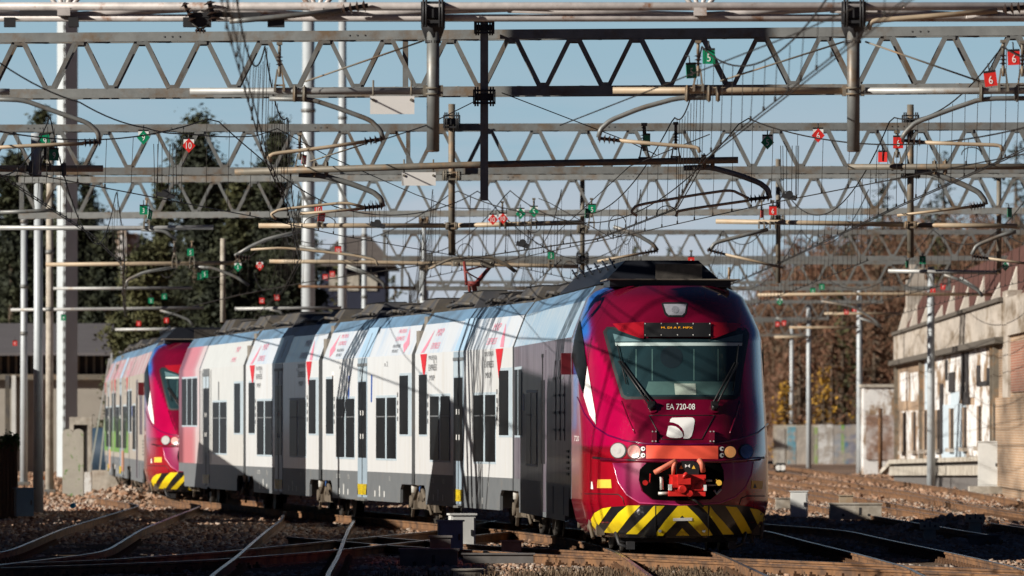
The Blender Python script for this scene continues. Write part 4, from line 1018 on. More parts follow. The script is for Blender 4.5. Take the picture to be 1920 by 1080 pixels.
# ---------------------------------------------------------------- the train coupled behind it
N2 = Vector((-8.03, 218.4, 0)); root2 = empty('passenger_train', N2, 'far blurred train with green-daubed sides, coupled behind the long white one', 'train', 'coupled red-nosed trains')
d2 = Vector((-1.40, 20.4, 0)).normalized(); H0 = N2 + d2*21.6; d3 = Vector((-.078, 1, 0)).normalized(); H1 = H0 + d3*15.2; H2 = H1 + Vector((-.066, 1, 0)).normalized()*15.2
cab2 = copy_tree(cab, root2); put(cab2, N2, d2, root2)
fc2 = copy_tree(fc, root2); put(fc2, N2, d2, root2)
def swap(o, old, new):
    me = o.data.copy(); o.data = me
    for i, m_ in enumerate(me.materials):
        if m_ == old: me.materials[i] = new
grey_side = mat('cream side paint', (.40, .36, .31), .45, 0, .15, 2, stretch=(1, 1, .1), col2=(.25, .22, .2), mixscale=3, thr=(.5, .65)); green = mat('green spray paint', (.16, .36, .06), .6, 0, .3, 4, col2=(.10, .12, .08), mixscale=3)
swap(fc2, M['side_shaded'], grey_side); far_slant = mat('dull pinkish roof edge', (.42, .36, .37), .5, 0, .2, 2, col2=(.36, .18, .2), mixscale=.5); swap(fc2, M['slant_cab'], far_slant)
for (p0, p1) in ((H0, H1), (H1, H2)):
    cc = copy_tree(c, root2); put(cc, p0, (p1-p0).normalized(), root2)
    swap(cc, M['side_white'], grey_side); swap(cc, M['slant_white'], far_slant)
    slab(cc, 7.3, 15.0, 1.453, 1.15, 2.2, 'graffiti_patch', green, t=.004); slab(cc, 1.0, 4.6, 1.453, 1.15, 2.3, 'graffiti_patch', green, t=.004)
    slab(cc, 4.7, 7.2, 1.453, .6, 1.2, 'graffiti_patch', mat('orange spray paint', (.55, .28, .18), .6), t=.004)
bogie(root2, d2*3.4, d2); bogie(root2, H0-N2, (d2+d3).normalized()); bogie(root2, H1-N2, d3); bogie(root2, H2-N2-d3*1.2, d3)
o = bpy.data.objects.new('rail_guard', bpy.data.objects['rail_guard'].data); COL.objects.link(o); put(o, N2, d2, root2)
tag(root1); tag(root2)

# ================================================================ overhead line structures
def truss(root, X0, X1, yf, zt, zb, pitch, m='galv', rows=(0, .5), ch=.145, dg=.065, name='truss', verts=()):
    mb = MB(); p = lambda X, z, dy=0: Vector((X, yf(X)+dy, z))
    n = max(1, round((X1-X0)/pitch)); dx = (X1-X0)/n
    for r, dy in enumerate(rows):
        mb.bar(p(X0, zt-ch/2, dy), p(X1, zt-ch/2, dy), .09, ch); mb.bar(p(X0, zb+ch/2, dy), p(X1, zb+ch/2, dy), .09, ch)
        for k in range(n):
            a = X0+dx*k; b = a+dx/2; c = a+dx; o_ = dy+.02*(-1)**k
            mb.bar(p(a+.07, zt-ch, o_), p(b-.05, zb+ch, o_), dg, .06, up=(0, 1, 0)); mb.bar(p(b+.05, zb+ch, o_+.012), p(c-.07, zt-ch, o_+.012), dg, .06, up=(0, 1, 0))
        for k in range(n):
            for xx, zz_ in ((X0+dx*k, zt-ch*1.15), (X0+dx*(k+.5), zb+ch*1.15)): mb.box(p(xx, zz_, dy-.035 if r == 0 else dy+.035), (.13, .012, .06))
        for xv in (X0+.05, X1-.05)+tuple(verts): mb.bar(p(xv, zb+ch, dy+.03), p(xv, zt-ch, dy+.03), .08, .06, up=(0, 1, 0))
    if len(rows) > 1:
        for k in range(n):
            a = X0+dx*(k+.1); mb.bar(p(a, zt-ch+.02, rows[0]), p(a+dx*.33, zt-ch+.02, rows[1]), .05, .05); mb.bar(p(a, zb+ch-.02, rows[0]), p(a+dx*.33, zb+ch-.02, rows[1]), .05, .05)
        for k in range(0, n, 3):
            a = X0+dx*(k+.5)
            for e in (-.12, 0, .12): mb.disc(p(a+e, zt-ch*.5, rows[0]-.05), (0, 1, 0), .014, .02, 6)
    return mb.build(name, M[m], root)
def ground_leg(root, X, Y, ztop, r=.11, m='pole_white', kind='round', name='post'):
    g = gz(X, Y); mb = MB()
    if kind == 'round': mb.tube([(X, Y, g-.1), (X, Y, g+.02+(ztop-g)*.5), (X, Y, ztop)], [r*1.12, r, r*.92], 14)
    else:
        for sx in (-1, 1): mb.bar((X+sx*r, Y, g), (X+sx*r, Y, ztop), .05, .12, up=(0, 1, 0))
        z = g+.3; k = 0
        while z < ztop-.3: mb.bar((X-r, Y, z), (X+r, Y, z+.5), .03, .04, up=(0, 1, 0)) if k % 2 else mb.bar((X+r, Y, z), (X-r, Y, z+.5), .03, .04, up=(0, 1, 0)); z += .5; k += 1
    o = mb.build(name, M[m], root); return o
def drop_post(root, px, ytop, ybot, Y, r_px, clamps=(), m='galv', square=False, cap=True):
    a = P(px, ytop, Y); b = P(px, ybot, Y); b.x = a.x; r = r_px/S(Y); mb = MB()
    if square: mb.bar(a, b, r*2, r*2, up=(0, 1, 0))
    else: mb.tube([a, b], r, 16)
    if not square: mb.tube([b, b-Vector((0, 0, .012))], [r*1.03, r*.8], 16, 1)
    o = mb.build('drop_post', [M[m], M['rail_side']], root)
    for (yc, w_, h_) in clamps:
        c = P(px, yc, Y); s_ = 1/S(Y); mb = MB()
        for sx in (-1, 1):
            mb.box((a.x+sx*w_*s_/2, Y-.02, c.z), (.02, .3, h_*s_)); mb.tube([(a.x+sx*w_*s_*.42, Y-.19, c.z-h_*s_*.7), (a.x+sx*w_*s_*.42, Y-.19, c.z+h_*s_*.7)], .014, 6)
            mb.tube([(a.x+sx*w_*s_*.30, Y-.19, c.z-h_*s_*.7), (a.x+sx*w_*s_*.30, Y-.19, c.z+h_*s_*.7)], .014, 6)
        mb.box((a.x, Y-.16, c.z-h_*s_*.45), (w_*s_*1.05, .04, .035)); mb.box((a.x, Y+.0, c.z), (w_*s_*.8, .22, h_*s_*.5)); mb.box((a.x, Y-.16, c.z+h_*s_*.45), (w_*s_*1.05, .04, .03))
        mb.build('clamp', M['dark_steel' if h_ > 14 else 'galv_brown'], o)
    return o
def ptube(root, pts, Y, rpx, name='cantilever', m='tube_grey', n=10, dy=0.):
    q = [P(x, y, Y) + Vector((0, dy, 0)) for x, y in pts]
    # round the corners
    if len(q) > 2:
        out_ = [q[0]]
        for i in range(1, len(q)-1):
            a, b, c = q[i-1], q[i], q[i+1]
            for t in (.25, .5, .75):
                s0 = b.lerp(a, .35); s1 = b.lerp(c, .35); out_.append((s0*(1-t)+b*t)*(1-t)+(b*(1-t)+s1*t)*t)
        q = out_+[q[-1]]
    return MB().tube(q, rpx/S(Y), n).build(name, M[m], root)
def arm_ins(root, a, b, Y, rpx, n=4, dy=0.):
    o = MB().insul(P(*a, Y)+Vector((0, dy, 0)), P(*b, Y)+Vector((0, dy, 0)), rpx/S(Y), n).build('insulator', M['insulator'], root); return o
def vert_ins(root, px, y0, y1, Y, rpx, n=3):
    """upright insulator: head clamp, discs, V-foot on the tube"""
    f = lambda x, y: P(x, y, Y); s_ = 1/S(Y); h = y1-y0; o = MB().insul(f(px, y0+h*.30), f(px, y0+h*.56), rpx*s_, n).build('insulator', M['insulator'], root)
    mb = MB(); mb.tube([f(px, y0), f(px, y0+h*.30)], rpx*.40*s_, 8); mb.box(f(px, y0+h*.02), (rpx*1.4*s_, .12, rpx*.7*s_)); mb.build('insulator_cap', M['galv_brown'], o); mb = MB(); mb.tube([f(px, y0+h*.56), f(px, y0+h*.80)], rpx*.42*s_, 8)
    for sx in (-1, 1): mb.bar(f(px+sx*rpx*.5, y0+h*.62), f(px+sx*rpx*1.1, y1), .022, .022, up=(0, 1, 0))
    for sx in (-1, 1): mb.box(f(px+sx*rpx*1.1, y1+5), (.03, .16, 14*s_)); 
    mb.box(f(px, y1), (rpx*2.8*s_, .10, 3*s_)); mb.build('insulator_bracket', M['galv_brown'], o); return o
def clampx(root, px, y, Y, h=22, m='dark_steel'):
    c = P(px, y, Y); s_ = 1/S(Y); mb = MB(); mb.box(c, (8*s_, .12, h*s_)); mb.tube([c+Vector((0, -.07, -h*s_*.6)), c+Vector((0, -.07, h*s_*.6))], .012, 6); mb.build('clamp', M['galv_brown'], root)
def hang_sign(px0, px1, y0, y1, Y, label):
    a = P(px0, y0, Y-.12); b = P(px1, y1, Y-.12); root = empty('blank_sign', ((a.x+b.x)/2, Y-.12, b.z), label, 'sign')
    MB().b2((a.x, Y-.13, b.z), (b.x, Y-.12, a.z)).build('plate', mat('blank white plate', (.66, .64, .62), .5, 0, .06, 3, col2=(.5, .42, .34), mixscale=4, thr=(.62, .75)), root)
    mb = MB()
    for t in (.07, .93): x = a.x+(b.x-a.x)*t; mb.tube([(x, Y-.10, a.z-.06), (x, Y-.09, a.z+.20)], .012, 6); mb.disc((x, Y-.14, a.z-.05), (0, 1, 0), .02, .02, 8)
    mb.build('hanger', M['galv_brown'], root); return root

# ---- A: rusty pipe portal nearest the camera
YA = 105.0
A = empty('pipe_gantry', (0, YA, gz(0, YA)), 'rusty twin-pipe gantry at the very top, nearest the camera, with two thick grey drop posts', 'gantry', 'overhead line gantries')
a0 = P(0, 12, YA).z; a1 = P(0, 33, YA).z; mb = MB()
mb.tube([(-13, YA, a0), (13, YA, a0)], 7.8/S(YA), 14); mb.tube([(-13, YA+.1, a1), (13, YA+.1, a1)], 7.0/S(YA), 14); mb.tube([(-13, YA+.7, a0+.55), (13, YA+.7, a0+.55)], .05, 12)
nodes = [-7.6, -5.6, -2.43, 2.4, 4.9, 7.4]
mb.build('pipe_chord', M['rusty_pipe'], A)
mb = MB()
xs_ = [-11.0, -8.3, -5.6, -4.0, -2.45, -.05, 2.35, 4.0, 5.7, 7.6, 10.2]
for i, (xa, xb) in enumerate(zip(xs_, xs_[1:])):
    mb.tube([(xa, YA+.05, a0-.04 if i % 2 else a1+.03), (xb, YA+.6, a1+.06 if i % 2 else a0)], .040, 10)
for xn in (-5.62, -2.45, 2.36, 7.0):
    for e in (-.45, -.15, .15, .45): mb.tube([(xn+e*.2, YA+.05, a0), (xn+e, YA+.6, a0+.5)], .03, 8)
    mb.tube([(xn, YA+.05, a1), (xn, YA+.02, a0)], .05, 8); mb.box((xn, YA-.02, (a0+a1)/2), (.16, .2, .1))
mb.build('pipe_bracing', M['rusty_pipe'], A)
mb = MB()
for xn, w_ in ((-6.3, .2), (-5.5, .18), (-3.95, .5), (-2.96, .3)): MB().box((xn, YA-.02, a1-.06), (w_*.7, .16, .12)).build('cross_plate', M['dark_steel'], A)
MB().box((-5.9, YA-.09, a1+.05), (.55, .05, .07)).build('cross_plate', M['dark_steel'], A); MB().box((-3.6, YA-.09, a1+.03), (.9, .05, .06)).build('cross_plate', M['dark_steel'], A)
for X in (-13, 13): ground_leg(A, X, YA, a0+.5, .14, 'pole_white')
for px in (812, 1600):
    dp = drop_post(A, px, 40, 283, YA-.02, 12, ((24, 42, 40),), 'galv')
    c = P(px, 58, YA); mb = MB(); mb.tube([P(px, 40, YA), P(px, 52, YA), P(px, 78, YA)], [.15, .15, .085], 4); mb.tube([P(px, 76, YA), P(px, 81, YA)], .10, 14); mb.build('collar', M['dark_steel'], dp)
    mb = MB()
    for yy in (165, 176): mb.tube([P(px-13, yy, YA-.1), P(px, yy, YA-.13), P(px+13, yy, YA-.1)], .014, 6)
    for sx in (-1, 1): mb.box(P(px+sx*(17 if px > 1000 else 15), 170, YA), (.05, .12, 20/S(YA)))
    mb.build('clamp', M['galv_brown'], dp)
ptube(A, [(356, 171), (800, 171)], YA, 6.4); ptube(A, [(1149, 169.5), (1588, 170)], YA, 6.2, m='tube_tan'); ptube(A, [(1622, 170), (2010, 170)], YA, 6.0); ptube(A, [(-40, 172), (18, 172)], YA, 6.0)
for pts in ([(505, 185), (585, 186), (640, 205), (695, 225), (714, 245), (719, 262)], [(1330, 183), (1272, 183), (1200, 203), (1143, 226), (1126, 242), (1122, 258)], [(1990, 184), (1840, 184), (1775, 208), (1715, 230), (1698, 248), (1691, 260)], [(-30, 185), (45, 187), (105, 210), (165, 230), (183, 247), (187, 264)]):
    ptube(A, pts, YA, 4.6, 'registration_arm', 'galv')
for a_, b_ in (((718, 260), (680, 266)), ((1121, 259), (1157, 263)), ((1690, 263), (1730, 266)), ((190, 266), (155, 268))): arm_ins(A, a_, b_, YA, 9, 4)
for pts in ([(682, 266), (600, 278), (512, 288), (503, 294), (509, 303)], [(1157, 263), (1240, 271), (1310, 276), (1312, 286)], [(1730, 267), (1800, 270), (1878, 272), (1880, 284)], [(157, 269), (60, 273), (-30, 278)]): ptube(A, pts, YA, 3.6, 'steady_arm', 'tube_tan')
vert_ins(A, 524, 80, 160, YA, 7.5); vert_ins(A, 1309, 77, 160, YA, 7.5); vert_ins(A, 1881, 76, 160, YA, 7.5); vert_ins(A, 1917, 78, 160, YA, 7.5)
for px in (553, 571, 1288, 1329, 1346, 1840, 1906): clampx(A, px, 176, YA, 26)
for pts in ([(572, 153), (795, 76)], [(1350, 152), (1583, 78)], [(1622, 78), (1838, 153)]): ptube(A, pts, YA, 1.7, 'stay_rod', 'galv_brown')
ptube(A, [(430, 40), (480, 36), (640, 20)], YA-.15, 5, 'registration_arm', 'galv'); arm_ins(A, (640, 19), (690, 10), YA-.15, 12, 4); ptube(A, [(1628, 55), (1632, 39), (1700, 34), (1870, 20)], YA-.15, 5, 'registration_arm', 'tube_tan'); arm_ins(A, (1880, 19), (1930, 12), YA-.15, 12, 4)
arm_ins(A, (345, 5), (362, 42), YA-.15, 9, 4); arm_ins(A, (392, 2), (402, 40), YA-.15, 13, 4); ptube(A, [(360, 44), (375, 56), (392, 46)], YA-.15, 2, 'jumper', 'wire'); arm_ins(A, (366, 57), (386, 58), YA-.15, 6, 3)
hang_sign(694, 777, 180, 214, YA, 'blank white plate hanging left of the thick post above the train, nearest of the two')

# ---- B: grey lattice truss over the train nose
fB = lambda X: 129.1 - .15*X
B = empty('lattice_gantry', (-15, fB(-15), gz(-15, fB(-15))), 'big grey lattice truss crossing the whole top of the view, just behind the rusty pipes', 'gantry', 'overhead line gantries')
truss(B, -14.4, 14.4, fB, 8.05, 7.03, .965, verts=(-1.65,))
for X in (-14.6, 14.6): ground_leg(B, X, fB(X), 8.1, .16, 'pole_white')
YB = 129.0
drop_post(B, 908, 42, 376, YB-.25, 7.5, ((52, 36, 22), (182, 40, 26)), 'galv', True)
mb = MB(); mb.tube([(-13, YB+.2, P(0, 316, YB).z), (XZ(193, YB), YB, P(0, 316, YB).z)], 6.2/S(YB), 10); mb.build('cantilever', M['tube_tan'], B)
ptube(B, [(440, 323), (900, 308), (1384, 300)], YB-.1, 6.2, 'cantilever', 'galv_brown'); ptube(B, [(1590, 313), (2010, 312)], YB-.1, 5.6, 'cantilever', 'galv_brown')
drop_post(B, 68, 250, 330, YB, 10, (), 'pole_white')
for pts in ([(560, 327), (605, 329), (660, 345), (700, 360), (714, 372), (718, 388)], [(1282, 315), (1332, 313), (1385, 328), (1425, 343), (1440, 355), (1443, 372)], [(1715, 322), (1745, 323), (1800, 343), (1835, 360), (1846, 375), (1848, 384)]): ptube(B, pts, YB, 5.2, 'registration_arm', 'galv')
for a_, b_ in (((718, 386), (680, 390)), ((1443, 370), (1404, 374)), ((1847, 384), (1818, 388))): arm_ins(B, a_, b_, YB, 9, 5)
for pts in ([(682, 388), (650, 379), (520, 393), (507, 402), (518, 411)], [(682, 391), (562, 401)], [(1404, 372), (1372, 355), (1300, 366), (1190, 385), (1183, 398), (1195, 405)], [(1404, 376), (1268, 395), (1267, 406)], [(1818, 388), (1682, 404)]): ptube(B, pts, YB, 2.6, 'steady_arm', 'tube_tan')
vert_ins(B, 562, 250, 312, YB, 7); vert_ins(B, 1208, 232, 296, YB, 8); vert_ins(B, 1267, 230, 294, YB, 7); vert_ins(B, 1682, 246, 308, YB, 8); vert_ins(B, 85, 265, 308, YB, 8)
for px, y in ((590, 318), (612, 316), (1320, 302), (1336, 302), (1752, 314), (1772, 314), (58, 316), (120, 318)): clampx(B, px, y, YB, 24)
hang_sign(753, 817, 323, 348, YB, 'blank grey plate hanging under the dark pipe, lower of the two')
ptube(B, [(580, 303), (690, 268)], YB, 1.4, 'stay_rod', 'galv_brown')

# ---- C, D, E .. smaller lattice trusses further away
fC = lambda X: 169.0 - .06*X
C_ = empty('lattice_gantry', (-16, fC(-16), gz(-16, fC(-16))), 'second grey lattice truss, below the big one, with two brown posts rising through it', 'gantry', 'overhead line gantries')
truss(C_, -16, 16, fC, 8.04, 7.02, .965, verts=(-2.1,)); YC = 169.0
for X in (-16.2, 16.2): ground_leg(C_, X, fC(X), 8.1, .15)
drop_post(C_, 847, 195, 478, YC-.2, 6.3, ((228, 30, 24), (330, 34, 14), (424, 22, 10)), 'galv_brown'); drop_post(C_, 1707, 196, 482, YC-.2, 6.3, ((228, 30, 24), (326, 34, 14), (422, 22, 10)), 'galv_brown')
ptube(C_, [(485, 423), (840, 423)], YC, 4.6, m='tube_tan'); ptube(C_, [(855, 423), (1090, 417)], YC, 4.6, m='tube_tan'); ptube(C_, [(1342, 415), (1700, 421)], YC, 4.6, m='tube_tan'); ptube(C_, [(1714, 422), (1908, 424)], YC, 4.6, m='tube_tan'); ptube(C_, [(-20, 427), (270, 428), (400, 426)], YC, 4.4, m='tube_grey')
for pts in ([(0, 398), (60, 396), (100, 394)], [(440, 480), (470, 462), (500, 448), (565, 433)], [(265, 430), (310, 433), (330, 450)], [(1150, 425), (1195, 440), (1225, 458), (1233, 470)], [(1330, 470), (1340, 455), (1380, 445), (1440, 430)], [(1905, 434), (1880, 440), (1830, 460), (1822, 478)]): ptube(C_, pts, YC, 3.6, 'registration_arm', 'galv')
for a_, b_ in (((1234, 470), (1208, 474)), ((1326, 468), (1356, 476)), ((1822, 480), (1850, 484)), ((440, 480), (470, 484))): arm_ins(C_, a_, b_, YC, 6, 5)
for pts in ([(1208, 474), (1120, 490)], [(1356, 476), (1468, 502)], [(1850, 484), (1930, 495)], [(470, 468), (530, 464), (660, 478), (705, 487), (708, 498)]): ptube(C_, pts, YC, 2.4, 'steady_arm', 'tube_tan')
for px, y in ((600, 380), (1001, 372), (1109, 372), (1449, 376), (1428, 376), (275, 372), (942, 378)): vert_ins(C_, px, y, 417, YC, 4.5)
fD = lambda X: 203.0 - .2*X
D_ = empty('lattice_gantry', (-12.1, fD(-12.1), gz(-12.1, fD(-12.1))), 'third grey lattice truss, its left end on a thick pole', 'gantry', 'overhead line gantries')
truss(D_, -12.1, 16, fD, 8.04, 7.02, .965); YD = 203.0
ground_leg(D_, XZ(70, 205), 205.4, 8.0, .115, 'pole_white'); ground_leg(D_, 15.8, fD(15.8), 8.0, .13)
drop_post(D_, 1459, 298, 530, YD-.2, 4.6, ((325, 22, 20), (412, 24, 12)), 'galv_brown'); drop_post(D_, 1873, 320, 512, YD-.2, 4.6, ((325, 22, 20),), 'galv_brown'); drop_post(D_, 795, 405, 562, YD+9, 4.2, ((412, 18, 12), (500, 18, 10)), 'pole_white'); drop_post(D_, 1092, 300, 520, YD, 4.5, ((430, 20, 12), (484, 22, 18)), 'galv_brown'); drop_post(D_, 418, 447, 604, YD+40, 5, (), 'concrete')
ptube(D_, [(86, 496), (440, 493)], YD, 3.8, m='tube_tan'); ptube(D_, [(505, 490), (640, 491), (960, 497), (1085, 500)], YD, 3.8, m='tube_tan'); ptube(D_, [(1665, 508), (1872, 511)], YD, 3.8, m='tube_grey'); ptube(D_, [(1420, 553), (1600, 551), (1860, 552)], YD+40, 3.2, m='tube_tan')
for pts in ([(235, 540), (238, 525), (270, 510), (330, 500)], [(365, 500), (400, 502), (445, 520), (467, 536)], [(650, 497), (690, 512), (718, 530), (722, 540)], [(1770, 515), (1800, 525), (1835, 545), (1842, 556)], [(560, 462), (640, 474), (700, 484), (708, 496)]): ptube(D_, pts, YD, 3, 'registration_arm', 'galv')
for px, y in ((360, 452), (446, 478), (1033, 460), (1296, 470), (1730, 476), (327, 452)): vert_ins(D_, px, y, 490, YD, 4)
fE = lambda X: 259.0
E_ = empty('lattice_gantry', (-4, 259, gz(-4, 259)), 'fourth grey lattice truss, starting in mid view and running off to the right', 'gantry', 'overhead line gantries')
truss(E_, -4.0, 18, fE, 8.0, 7.05, .965, 'galv', ch=.14, dg=.06); ground_leg(E_, -2.75, 259.3, 7.5, .11, 'pole_white'); ground_leg(E_, 17.5, 259.3, 7.5, .12)
YE = 259.0
ptube(E_, [(20, 581), (215, 579), (382, 577)], YE, 3.0, m='tube_grey'); ptube(E_, [(440, 579), (640, 577)], YE, 3.0, m='tube_grey'); ptube(E_, [(216, 618), (400, 616)], YE+50, 2.6, m='tube_grey'); ptube(E_, [(560, 537), (780, 540)], YE, 2.6, m='rail_side'); ptube(E_, [(100, 541), (360, 540)], YE, 2.8, m='tube_grey')
for pts in ([(300, 582), (330, 590), (355, 600), (362, 612)], [(505, 580), (525, 584), (532, 592)], [(648, 500), (690, 515), (718, 533)], [(1540, 565), (1600, 574), (1640, 600), (1652, 612)]): ptube(E_, pts, YE, 2.4, 'registration_arm', 'galv')
def mini(name_y, X0, X1, Y, legs, label, zt=8.0):
    zt = {262.5: 7.13}.get(Y, zt)
    r_ = empty('lattice_gantry', (X1, Y, gz(X1, Y)), label, 'gantry', 'overhead line gantries')
    truss(r_, X0, X1, lambda X: Y, zt, zt-.95, .97, 'galv', ch=.13, dg=.06)
    for X in legs: ground_leg(r_, X, Y+.3, zt-.2, .12, 'pole_white')
    return r_
g5 = mini(5, -3.5, XZ(1785, 262), 262.5, (XZ(1748, 262),), 'fifth lattice truss, its right end on a pale pole in front of the brick building'); g6 = mini(6, -4, XZ(1656, 350), 350, (XZ(1612, 350), -3.6), 'sixth lattice truss, ending on a pale pole left of the brick building'); g7 = mini(7, -4, XZ(1554, 405), 405, (XZ(1517, 405), -3.8), 'seventh, very small lattice truss just right of the train roof'); g8 = mini(8, -4, XZ(1520, 480), 480, (XZ(1485, 480),), 'farthest and smallest lattice truss right of the train roof')
for g_, Y, y, x0, x1 in ((g5, 262, 552, 1545, 1910), (g6, 350, 588, 1545, 1685), (g6, 350, 614, 1480, 1610), (g7, 405, 632, 1452, 1520)): ptube(g_, [(x0, y), (x1, y)], Y, 2.3, m='tube_tan')
for g_, Y, pts in ((g5, 262, [(1800, 520), (1840, 545), (1843, 560)]), (g6, 350, [(1610, 596), (1640, 605), (1655, 617)]), (g7, 405, [(1455, 596), (1475, 602), (1478, 612)])): ptube(g_, pts, Y, 2.2, 'registration_arm', 'galv')

# ---- free-standing masts
def mast(px, ytop, Y, r, label, m='pole_white', bands=True):
    X = XZ(px, Y); zt = P(px, ytop, Y).z; root = empty('catenary_mast', (X, Y, gz(X, Y)), label, 'mast', 'pale round masts')
    g = gz(X, Y); o = MB().tube([(X, Y, g-.1), (X, Y, g+(zt-g)*.45), (X, Y, zt)], [r*1.1, r, r*.9], 16).build('shaft', M[m], root)
    for z in (g+(zt-g)*.55, g+(zt-g)*.72, zt-.4): MB().tube([(X, Y, z), (X, Y, z+.12)], r*1.12, 16).build('band', M['galv'], root)
    MB().box((X, Y-.02, g+.1), (r*3.2, r*3.2, .2)).build('base_plate', M['galv'], root); return root
mast(45, 395, 262, .11, 'slim pale mast nearest the left edge'); mast(93, 300, 245, .11, 'pale mast between the dark pole and the tall white tower', 'concrete'); mast(578, -60, 320, .25, 'thick pale mast leaving the top of the picture, leftmost of three'); mast(642, -40, 330, .165, 'pale mast leaving the top of the picture, middle of three'); mast(683, 425, 320, .105, 'shorter slim pale mast, right of the two tall ones behind the white train')
mast(134, 555, 300, .07, 'thin short pale pipe mast against the right side of the white tower')
# tall white square tower with rungs
X = XZ(126, 300); tw = empty('lighting_tower', (X, 300, gz(X, 300)), 'tall square white tower at the left, one face sunlit and one dark', 'tower')
MB().box((X, 300, 12), (.53, .53, 26), rz=R(38)).build('shaft', mat('white painted tower', (.47, .51, .53), .5, 0, .06, 2, col2=(.38, .40, .40), mixscale=3, thr=(.6, .75)), tw, origin=(X, 300, 0))
mb = MB()
for k in range(60): mb.box((X-.10, 299.56, 1+.4*k), (.05, .06, .16), rz=R(38))
mb.bar((X-.10, 299.6, .5), (X-.10, 299.6, 25), .04, .04); mb.build('ladder', M['galv'], tw)

# ---- numbered plates
SIGNS = 0
def sign(px, py, Y, col, shape, txt, label, tilt=0., turn=0., w_=.155, back=False):
    global SIGNS
    Y = Y-.25; c = P(px, py, Y); root = empty('number_plate', c, label, 'sign', 'red and green number plates')
    m = M['sign_red'] if col == 'r' else M['sign_green']; h = w_*1.28; mb = MB(); t_ = .008
    if shape == 's':
        MB().b2((-w_/2, -t_/2, -h/2), (w_/2, t_/2, h*.36)).build('plate', m, root, local=True)
        MB().b2((-w_/2, -t_*.6, h*.36), (w_/2, t_*.6, h/2)).build('top_strip', M['black'], root, local=True); tz = -.02; th = h*.5
    else:
        r_ = w_*.66; MB().prism([(-r_, 0), (0, -r_*1.08), (r_, 0), (0, r_*1.08)], 1, -t_, t_*.2).build('plate', m, root, local=True)
        MB().b2((-w_*.52, -t_*.4, 0), (w_*.52, t_*.6, r_*.95)).build('white_field', M['white'], root, local=True)
        MB().b2((-w_*.52, -t_*.5, r_*.95), (w_*.52, t_*.7, r_*1.2)).build('top_strip', M['black'], root, local=True); tz = 0; th = r_*.95
    if not back:
        vs, fs = text_geo(txt, 1.0); x0 = min(v[0] for v in vs); x1 = max(v[0] for v in vs); z0 = min(v[1] for v in vs); z1 = max(v[1] for v in vs)
        sc = th/(z1-z0); sx = sc*.8
        MB().add([((v[0]-(x0+x1)/2)*sx, -t_-.003, (v[1]-(z0+z1)/2)*sc+tz) for v in vs], fs).build('digit', M['white'], root, local=True)
    MB().tube([(0, .02, h*.45), (-.0, .03, h*.9), (0, .10, h*.95)], .009, 6).tube([(0, .01, -h*.4), (0, .02, h*.5)], .007, 5).build('hanger', M['dark_steel'], root, local=True)
    root.rotation_euler = (0, tilt, turn); SIGNS += 1; return root
